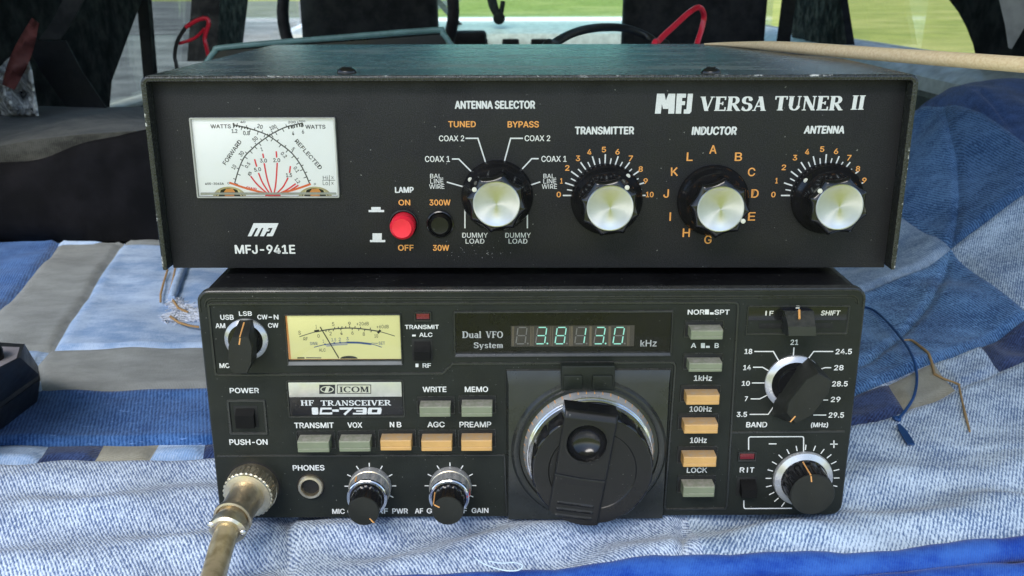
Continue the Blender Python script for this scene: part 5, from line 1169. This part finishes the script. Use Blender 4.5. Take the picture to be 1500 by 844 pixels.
# ------------------------------------------------------------------ wires and bits behind the tuner
MAT['red_wire'] = plastic('red_wire_jacket', (.62, .015, .035), .35); MAT['cable_black'] = plastic('black_cable_jacket', (.012, .012, .012), .45)
mb = MB(); P = [at(a, b, y) for a, b, y in ((955, 80, 202), (965, 60, 215), (990, 36, 240), (1010, 18, 260), (1024, 11, 275), (1031, 22, 285), (1028, 42, 285), (1021, 64, 280), (1014, 95, 270))]
P = [P[0]-Vector((10, 0, 60))]+P+[P[-1]-Vector((4, -10, 70))]
mb.tube(P, 1.75, 'red_wire', 10, 6); o = mb.build('red_wire', None, tuple(P[4])); tag(o, 'bright red wire arching up behind the tuner before the right seat', 'wire')
mb = MB(); P = [at(a, b, y) for a, b, y in ((795, 82, 215), (812, 64, 232), (836, 50, 258), (862, 42.5, 285), (890, 40, 310), (918, 42, 330), (945, 52, 340), (965, 66, 330), (980, 84, 310))]
P = [P[0]-Vector((12, 10, 60))]+P+[P[-1]-Vector((-10, 0, 90))]
mb.tube(P, 2.6, 'cable_black', 12, 6); o = mb.build('black_cable', None, tuple(P[4])); tag(o, 'thick black cable arching up behind the tuner beside the red wire', 'cable')
def build_case():                                    # dark flat case with a pale raised rim behind the tuner
    tl, tr = at(322, 69, 470), at(646, 45, 470); lo = 0
    root = empty('flat_case', ((tl.x+tr.x)/2, 480, 0), 'dark flat case with a pale green rim standing behind the tuner', 'case'); c = Vector(((tl.x+tr.x)/2, 480, 0))
    mb = MB(); L = []
    for y, k in ((470, 0), (472, 1.), (520, 1.), (523, 0)):
        L.append([(tl.x-16, y, lo), (tr.x+8, y, lo), (tr.x+6, y, tr.z-14), (tr.x, y, tr.z-3+k), (tl.x, y, tl.z-3+k), (tl.x-14, y, tl.z-12)])
    mb.loft(L, 'satin_black'); mb.build('case_body', root, c, fixn=True).location = (0, 0, 0)
    m = MB(); m.tube([(tl.x-16, 470, tl.z-18), (tl.x-5, 470, tl.z-4), (tl.x+6, 470, tl.z), ((tl.x+tr.x)/2, 470, (tl.z+tr.z)/2+.6), (tr.x-6, 470, tr.z+.5), (tr.x+1, 470, tr.z-2), (tr.x+9, 470, tr.z-13)], 2.3, plastic('pale_green_rim', (.13, .22, .20), .3), 10, 6)
    m.build('case_rim', root, c).location = (0, 0, 0)
build_case()
# ================================================================== CAR AND OUTSIDE
MAT['car_black'] = plastic('black_interior_trim', (.007, .0075, .009), .75, .3, 700, spec=.15)
MAT['car_grey'] = plastic('grey_green_trim', (.115, .13, .115), .5, .25, 700)
MAT['car_pale'] = plastic('pale_sill_trim', (.50, .52, .50), .45)
MAT['car_cream'] = plastic('cream_sill_strip', (.50, .50, .44), .5)
MAT['seat_black'] = plastic('black_seat_fabric', (.013, .013, .016), .9, .5, 1200)
MAT['headliner'] = plastic('light_headliner_fabric', (.30, .30, .29), .9)
MAT['belt'] = plastic('black_belt_webbing', (.010, .011, .013), .7, .4, 900)
MAT['white_paint'] = plastic('white_car_paint', (.76, .78, .77), .3, coat=.6)
MAT['dash_pale'] = plastic('glare_pale_dashboard', (.60, .62, .60), .5)  # pale colour paints in the glare on the dashboard top
MAT['window'] = glass('window_glass', (.98, .99, .98), .0, .3)
MAT['tinted'] = glass('tinted_window_glass', (.86, .90, .88), .0, .5)
MAT['windscreen'] = glass('green_windscreen_glass', (.86, .985, .93), .0, .3)
MAT['added_tint_band'] = glass('green_added_tint', (.74, .95, .89), .0, .3)
MAT['carpet'] = denim('brown_grey_carpet', (.030, .030, .026), (.095, .093, .078), .3, 1.6, .5, 1.2)
def cloth():
    a = N('black_cloth'); a.color(a.mix(a.ramp(a.noise(40, 4), .35, .7), (.003, .003, .0036), (.008, .0075, .009))); a.b.inputs['Roughness'].default_value = .85; a.b.inputs['Specular IOR Level'].default_value = .15; a.bump(a.noise(700, 3), .4, .0005); return a.m
MAT['cloth'] = cloth()
XL, XR = -520., 560.
car = empty('estate_car', (0, 900, -30), 'dark car interior with headrests, pillars and windows behind the radios', 'car'); CO = Vector((0, 900, -30))
def cp(mb, name, par=None, **k):
    o = mb.build(name, par or car, CO, **k)
    o.location = (0, 0, 0); return o
def yz_slab(mb, pts, x0, x1, m):                     # extrude a (y, z) outline sideways
    mb.loft([[(x0, y, z) for y, z in pts], [(x0+(x1-x0)*.1, y, z) for y, z in pts], [(x1, y, z) for y, z in pts]], m)
def wl(px, py, X): p = atx(px, py, X); return (p.y, p.z)
# floor slab and bumper lip
mb = MB(); mb.box(XL, XR, -46, 2350, -60, -14, 'car_grey', 3); cp(mb, 'boot_floor')
mb = MB(); mb.box(XL-60, XR+60, -175, -48, -180, -19, 'white_paint', 9); cp(mb, 'rear_bumper', fixn=True)
# side walls below the windows
lsy, rs = wl(150, 156, XL), wl(1363, 80, XR)
zl, zr = 42., 104.
mb = MB(); mb.box(XL-50, XL, 60, 2350, -60, zl-4, 'car_black', 4); cp(mb, 'side_trim', fixn=True)
mb = MB()
for dz, h, x in ((0, 7, XL+4), (-13, 8, XL+8)): mb.box(x-34, x, 700, 2300, zl+dz-h/2-2, zl+dz+h/2-2, 'car_cream', 2)
mb.box(XL-30, XL+6, 700, 2300, zl-11, zl-6, 'car_black'); cp(mb, 'window_sill', fixn=True)
mb = MB()
prof = [(XR+50, -60), (XR-22, -60), (XR-30, 30), (XR-48, 62), (XR-46, 84), (XR-30, 95), (XR-10, zr-2), (XR+8, zr), (XR+50, zr)]
mb.loft([[(x, y, z) for x, z in prof] for y in (60, 400, 900, 2300)], 'car_grey'); cp(mb, 'side_trim', fixn=True)
mb = MB(); mb.loft([[(x, y, z) for x, z in ((XR-52, 70), (XR-49, 86), (XR-32, 98), (XR-10, zr+1), (XR+8, zr+3), (XR+8, zr-1), (XR-12, zr-6), (XR-44, 70))] for y in (500, 900, 1400, 2300)], 'car_pale'); cp(mb, 'window_sill', fixn=True)
# left pillar, window bars
ROOF = 640.
mb = MB(); yz_slab(mb, [(330, zl-30), (wl(140, 150, XL)[0], zl-12), wl(150, 118, XL), wl(195, 0, XL), (1290, ROOF), (330, ROOF)], XL-40, XL+12, 'car_black'); cp(mb, 'rear_pillar', fixn=True)
mb = MB(); yz_slab(mb, [wl(308, 90, XL), wl(345, 90, XL), wl(356, 0, XL), (2000, ROOF), (1680, ROOF), wl(314, 0, XL)], XL-40, XL+10, 'car_black'); cp(mb, 'door_pillar', fixn=True)
mb = MB(); yz_slab(mb, [(1080, zl), (1094, zl), (1150, ROOF), (1130, ROOF)], XL-12, XL+4, 'car_black'); cp(mb, 'window_bar', fixn=True)
mb = MB(); mb.box(XL-24, XL-20, 860, 1640, zl, ROOF-10, 'tinted'); cp(mb, 'side_window')
mb = MB(); mb.box(XL-24, XL-20, 1700, 2250, zl, ROOF-10, 'window'); cp(mb, 'side_window')
# right pillars
mb = MB(); c0, c1, c2 = wl(1446, 92, XR), wl(1430, 40, XR), wl(1404, 0, XR)
yz_slab(mb, [(300, zr), c0, wl(1440, 65, XR), c1, wl(1418, 18, XR), c2, (1050, 330), (1250, ROOF), (330, ROOF), (330, 330)], XR-12, XR+40, 'car_black'); cp(mb, 'rear_pillar', fixn=True)
mb = MB(); g0, g1 = at(1464, 8, 560), at(1500, 4, 560); mb.loft([[tuple(at(a, b, 640-k*3)) for a, b in ((1462, -6), (1505, -6), (1502, 38), (1482, 72), (1477, 70), (1472, 36))] for k in (0, 1)], 'headliner'); cp(mb, 'pillar_lining', fixn=True)
mb = MB()
for k, (x0, x1) in enumerate(((1166, 1186), (1184, 1206), (1203, 1224), (1221, 1241))):
    yz_slab(mb, [wl(x1, 66, XR-20-k*5), wl(x0, 66, XR-20-k*5), wl(x0-8-2*k, 0, XR-20-k*5), (2150-60*k, ROOF), (1950-60*k, ROOF), wl(x1-10, 0, XR-20-k*5)], XR-26-k*3, XR-14-k*3, 'car_black')
cp(mb, 'door_pillar', fixn=True)
mb = MB(); mb.box(XR+16, XR+20, 640, 1590, zr, ROOF-10, 'window'); cp(mb, 'side_window'); mb = MB(); mb.box(XR+16, XR+20, 1860, 2300, zr, ROOF-10, 'window'); cp(mb, 'side_window')
# roof
mb = MB(); mb.box(XL-60, XR+60, 140, 1560, ROOF-6, ROOF+30, 'headliner', 6); cp(mb, 'shading_roof', fixn=True)  # out of view, added to shade the boot
mb = MB(); mb.loft([[(x, y, z) for y, z in ((140, ROOF), (-120, ROOF-30), (-720, 930), (-720, 965), (-120, ROOF+20), (140, ROOF+35))] for x in (XL-40, XR+40)], 'headliner'); cp(mb, 'sun_block_tailgate', fixn=True)  # unseen raised door, added to block part of the sun
# windscreen, dashboard, bonnet
mb = MB(); WX0, WX1 = XL, XR
mb.add([(WX0, 2380, 110), (WX1, 2380, 110), (WX1, 1700, ROOF), (WX0, 1700, ROOF), (WX0, 2386, 110), (WX1, 2386, 110), (WX1, 1706, ROOF), (WX0, 1706, ROOF)], [(0, 1, 2, 3), (7, 6, 5, 4)], 'windscreen'); cp(mb, 'windscreen')
mb = MB(); mb.hexa([(XL+10, 2142, 290), (XR-10, 2142, 290), (XR-10, 2146, 290), (XL+10, 2146, 290), (XL+10, 1698, 636), (XR-10, 1698, 636), (XR-10, 1702, 636), (XL+10, 1702, 636)], 'added_tint_band'); cp(mb, 'added_tint_band', fixn=True)  # made-up band out of view, tints the reflection in the tuner lid
mb = MB(); d1 = at(780, 44, 2080).z; mb.loft([[(x, y, z) for y, z in ((2000, -40), (2000, d1-40), (2020, d1-6), (2060, d1), (2320, 104), (2330, -40))] for x in (XL, -200, 100, XR)], 'dash_pale'); cp(mb, 'dashboard', fixn=True)
for a in (702, 748, 790): p = at(a, 62, 1996); mb = MB(); mb.box(p.x-20, p.x+20, 1985, 1999, p.z-12, p.z+8, 'car_black', 4); cp(mb, 'air_vent', fixn=True)
mb = MB(); b0 = at(780, 44, 2420).z; b1 = at(780, 25, 3250).z
mb.loft([[(x, 2400, b0-6), (x, 2460, b0+2), (x, 2900, (b0+b1)/2+16), (x, 3220, b1-4), (x, 3300, b1-50), (x, 3300, -300), (x, 2420, -300)] for x in (-620, -560, 0, 560, 620)], 'white_paint'); cp(mb, 'bonnet', fixn=True)
# steering wheel
p = at(668, 30, 1830); mb = MB(); pts = []
cx = p.x-190
for i in range(49):
    a = 2*math.pi*i/48; pts.append((cx+185*math.cos(a), 1830+60*math.sin(a), p.z+20+175*math.sin(a)))
mb.tube(pts, 13, 'car_black', 12); mb.box(cx-60, cx+60, 1825, 1860, p.z-30, p.z+70, 'car_black', 12); cp(mb, 'steering_wheel', fixn=True)
mb = MB(); p = at(692, 56, 1920); mb.box(p.x-42, p.x+32, 1890, 1960, p.z-60, p.z+16, 'car_black', 10); cp(mb, 'switch_pod', fixn=True)
mb = MB(); mb.hexa([tuple(at(a, b, y)) for a, b, y in ((690, 50, 2300), (682, 54, 2300), (682, 54, 2340), (690, 50, 2340), (640, -6, 2020), (630, -6, 2020), (630, -6, 2060), (640, -6, 2060))], 'headliner'); cp(mb, 'windscreen_pillar', fixn=True)
# front seats: backrest with headrest, outlines set from their width and height
def seat(x0, x1, Y, shade):
    a, b = at(x0, 62, Y), at(x1, 62, Y); cxx = (a.x+b.x)/2; hw = (b.x-a.x)/2; mb = MB(); ls = []
    for z, k, yy in ((-20, 1.55, 0), (60, 1.5, 0), (84, 1.0, 8), (100, .99, 8), (170, .985, 4), (230, .97, 4), (380, .9, 8), (410, .6, 14)):
        d = 55 if z > 80 else 80; ls.append([(cxx+hw*k*u, Y+yy+v*d, z) for u, v in rrect(-1, 1, 0, 1, .32, 5)])
    mb.loft(ls[:2]+[ls[1]], 'seat_black'); root = cp(mb, 'front_seat', fixn=True)
    h = MB(); h.loft(ls[2:], shade); o = h.build('headrest', root, CO, fixn=True, sharp=60); o.location = (0, 0, 0); return root
seat(438, 642, 1350, 'seat_black'); seat(913, 1126, 1350, 'seat_black')
# belts
mb = MB()
def belt(pts, wd):
    P = [at(*p) for p in pts]; mb.loft([[tuple(p+Vector((sx*wd, sy, 0))) for sx, sy in ((-1, 0), (1, 0), (1, 3), (-1, 3))] for p in P], 'belt')
belt(((1157, -10, 1250), (1152, 30, 1270), (1146, 75, 1290)), 11); cp(mb, 'seat_belt', fixn=True)
mb = MB(); belt(((112, -10, 640), (92, 30, 640), (72, 58, 640)), 10); belt(((66, 60, 640), (90, 105, 650), (128, 160, 660)), 20); cp(mb, 'seat_belt', fixn=True)
# rear ledge behind the black cloth
mb = MB()
def ledge_pt(px, py, Y): return tuple(at(px, py, Y))
ls = []
for k in range(13):
    x = -560+k*42; t = k/12.; wv = 3*math.sin(k*1.9)
    ls.append([(x, 452, 40), (x, 452, 64+22*smooth(-520, -290, x)+wv*.4), (x, 520, 74+14*smooth(-520, -290, x)+wv), (x, 660, 70+12*math.sin(k*.7)+wv), (x, 870, 52+wv), (x, 880, 30)])
mb.loft(ls, 'carpet'); cp(mb, 'rear_ledge', fixn=True, sharp=60)

# black cloth heaped along the far edge of the quilt
mb = MB(); ls = []
for k in range(60):
    x = -560+k*9.2; top = 60+27*smooth(-420, -290, x)+1.2*math.sin(k*.9); f = lambda s: 2.6*math.sin(k*.55+s)+1.8*math.sin(k*.23+s*2)+1.2*math.sin(k*1.3+s*.5)
    ls.append([(x, 433+f(.2)*.3, -3), (x, 430+f(.5), 14), (x, 431+f(1.1)*1.3, top*.45), (x, 434+f(1.9)*1.2, top*.8), (x, 438+f(2.2)*.6, top-2), (x, 441, top), (x, 446, top-1), (x, 451, top-6), (x, 451, -3)])
mb.loft(ls, 'cloth'); o = mb.build('black_cloth', None, (-300, 440, 0), fixn=True, sharp=80); tag(o, 'black cloth cover standing along the far edge of the quilt', 'cloth')

# silver bubble foil with a dull red cloth strip at the far left
a = N('silver_bubble_foil'); a.b.inputs['Metallic'].default_value = .2; a.b.inputs['Roughness'].default_value = .22; vor = a.n('ShaderNodeTexVoronoi'); vor.inputs['Scale'].default_value = 75; a.l(a.co(), vor.inputs['Vector'])
a.color(a.mix(a.ramp(a.noise(30, 5, .7), .35, .65), (.22, .23, .25), (.88, .89, .90))); a.bump(vor.outputs['Distance'], 1., .006); MAT['foil'] = a.m
mb = MB(); rnd = random.Random(5); nx, nz_ = 16, 18; vs = []
for j in range(nz_+1):
    for i in range(nx+1):
        u, v = i/nx, j/nz_; px = -14+(68-16*v)*u+20*v*0; py = 170-(60+46*u)*v; p = at(px, py, 585+14*math.sin(u*9+v*3)+8*math.sin(v*13+u*4)+rnd.uniform(-4, 4)); vs.append(tuple(p))
b = len(vs); fs = [(j*(nx+1)+i, j*(nx+1)+i+1, (j+1)*(nx+1)+i+1, (j+1)*(nx+1)+i) for j in range(nz_) for i in range(nx)]
mb.add(vs, fs, 'foil'); o = mb.build('silver_foil', None, tuple(at(25, 130, 585)), sharp=25); sol = o.modifiers.new('thickness', 'SOLIDIFY'); sol.thickness = .002; tag(o, 'crumpled silver bubble foil sheet standing at the far left', 'foil')
mb = MB(); ls = []
for k in range(15):
    t = k/14; c0 = Vector((52, 30)).lerp(Vector((12, 128)), t); wd = 5+7*math.sin(t*3)+3*t
    ls.append([tuple(at(c0.x+s*wd, c0.y+s*4, 545+4*math.sin(k*1.1+s*2)+dy)) for s, dy in ((-1, 0), (-.3, -3), (.3, 1), (1, 2), (1, 6), (-1, 6))])
mb.loft(ls, plastic('dull_red_cloth', (.075, .016, .015), .9, .4, 500)); o = mb.build('red_strap', None, tuple(at(30, 80, 575)), fixn=True, sharp=70); tag(o, 'dull red cloth strap hanging beside the silver foil', 'strap')
# red and black wire loop before the left window
mb = MB(); P = [at(a, b, 700) for a, b in ((259, 100), (256, 82), (260, 60), (272, 40), (288, 30), (302, 27), (306, 34), (303, 44), (300, 56), (303, 72))]
P = [P[0]-Vector((0, 0, 40))]+P+[P[-1]-Vector((-6, -10, 60))]; mb.tube(P[:5], 2.0, 'cable_black', 8, 5); mb.tube(P[4:], 2.2, 'red_wire', 8, 5); mb.tube([at(262, 64, 705), at(285, 56, 705), at(300, 42, 702)], 1.6, 'red_wire', 8, 4)
o = mb.build('wire_loop', None, tuple(P[5])); tag(o, 'thin red and black wire looping in front of the left window', 'wire')
# phone mount hanging from the windscreen
root = empty('phone_mount', at(731, 27, 2100), 'small black device mount hanging from the windscreen between the seats', 'mount'); A0 = at(731, 27, 2100)
m = MB(); m.tube([at(716, -30, 2150), at(722, 6, 2115), at(730, 24, 2102)], [14, 12, 9], 'car_black', 10, 4); m.tube([at(737, 2, 2110), at(734, 20, 2104)], 6, 'car_black', 8); m.build('mount_arm', root, A0).location = (0, 0, 0)
m = MB(); m.axis_lathe([(6, -14), (14, -12), (15, 0), (14, 6), (8, 8)], A0, (0, -1, 0), 'car_black', 24); m.build('mount_head', root, A0, fixn=True).location = (0, 0, 0)

# ------------------------------------------------------------------ outside
GZ = -720.
def sheet(name, x0, x1, y0, y1, z, m, kind='structure'):
    me = bpy.data.meshes.new(name); me.from_pydata([(x*MM, y*MM, z*MM) for x, y in ((x0, y0), (x1, y0), (x1, y1), (x0, y1))], [], [(0, 1, 2, 3)]); me.materials.append(m)
    o = bpy.data.objects.new(name, me); COL.objects.link(o); o['kind'] = kind; return o
a = N('lawn_grass'); b_ = a.noise(1.1, 5, .6); c_ = a.noise(.28, 3, .5); d_ = a.noise(14, 4, .7)
c = a.mix(a.ramp(b_, .3, .7), (.17, .22, .028), (.31, .35, .065)); c = a.mix(a.ramp(c_, .45, .7), c, (.38, .38, .11)); c = a.mix(a.ramp(d_, .4, .75, 0, .4), c, (.10, .17, .02)); a.color(c); a.b.inputs['Roughness'].default_value = .9; a.bump(d_, .6, .05)
sheet('ground', -400000, 400000, -300000, 700000, GZ, a.m)
a = N('old_asphalt'); a.color(a.mix(a.ramp(a.noise(.9, 6, .7), .35, .65), (.060, .064, .064), (.19, .20, .195))); a.b.inputs['Roughness'].default_value = .85
sheet('road', -30000, -2600, 2000, 60000, GZ+4, a.m)
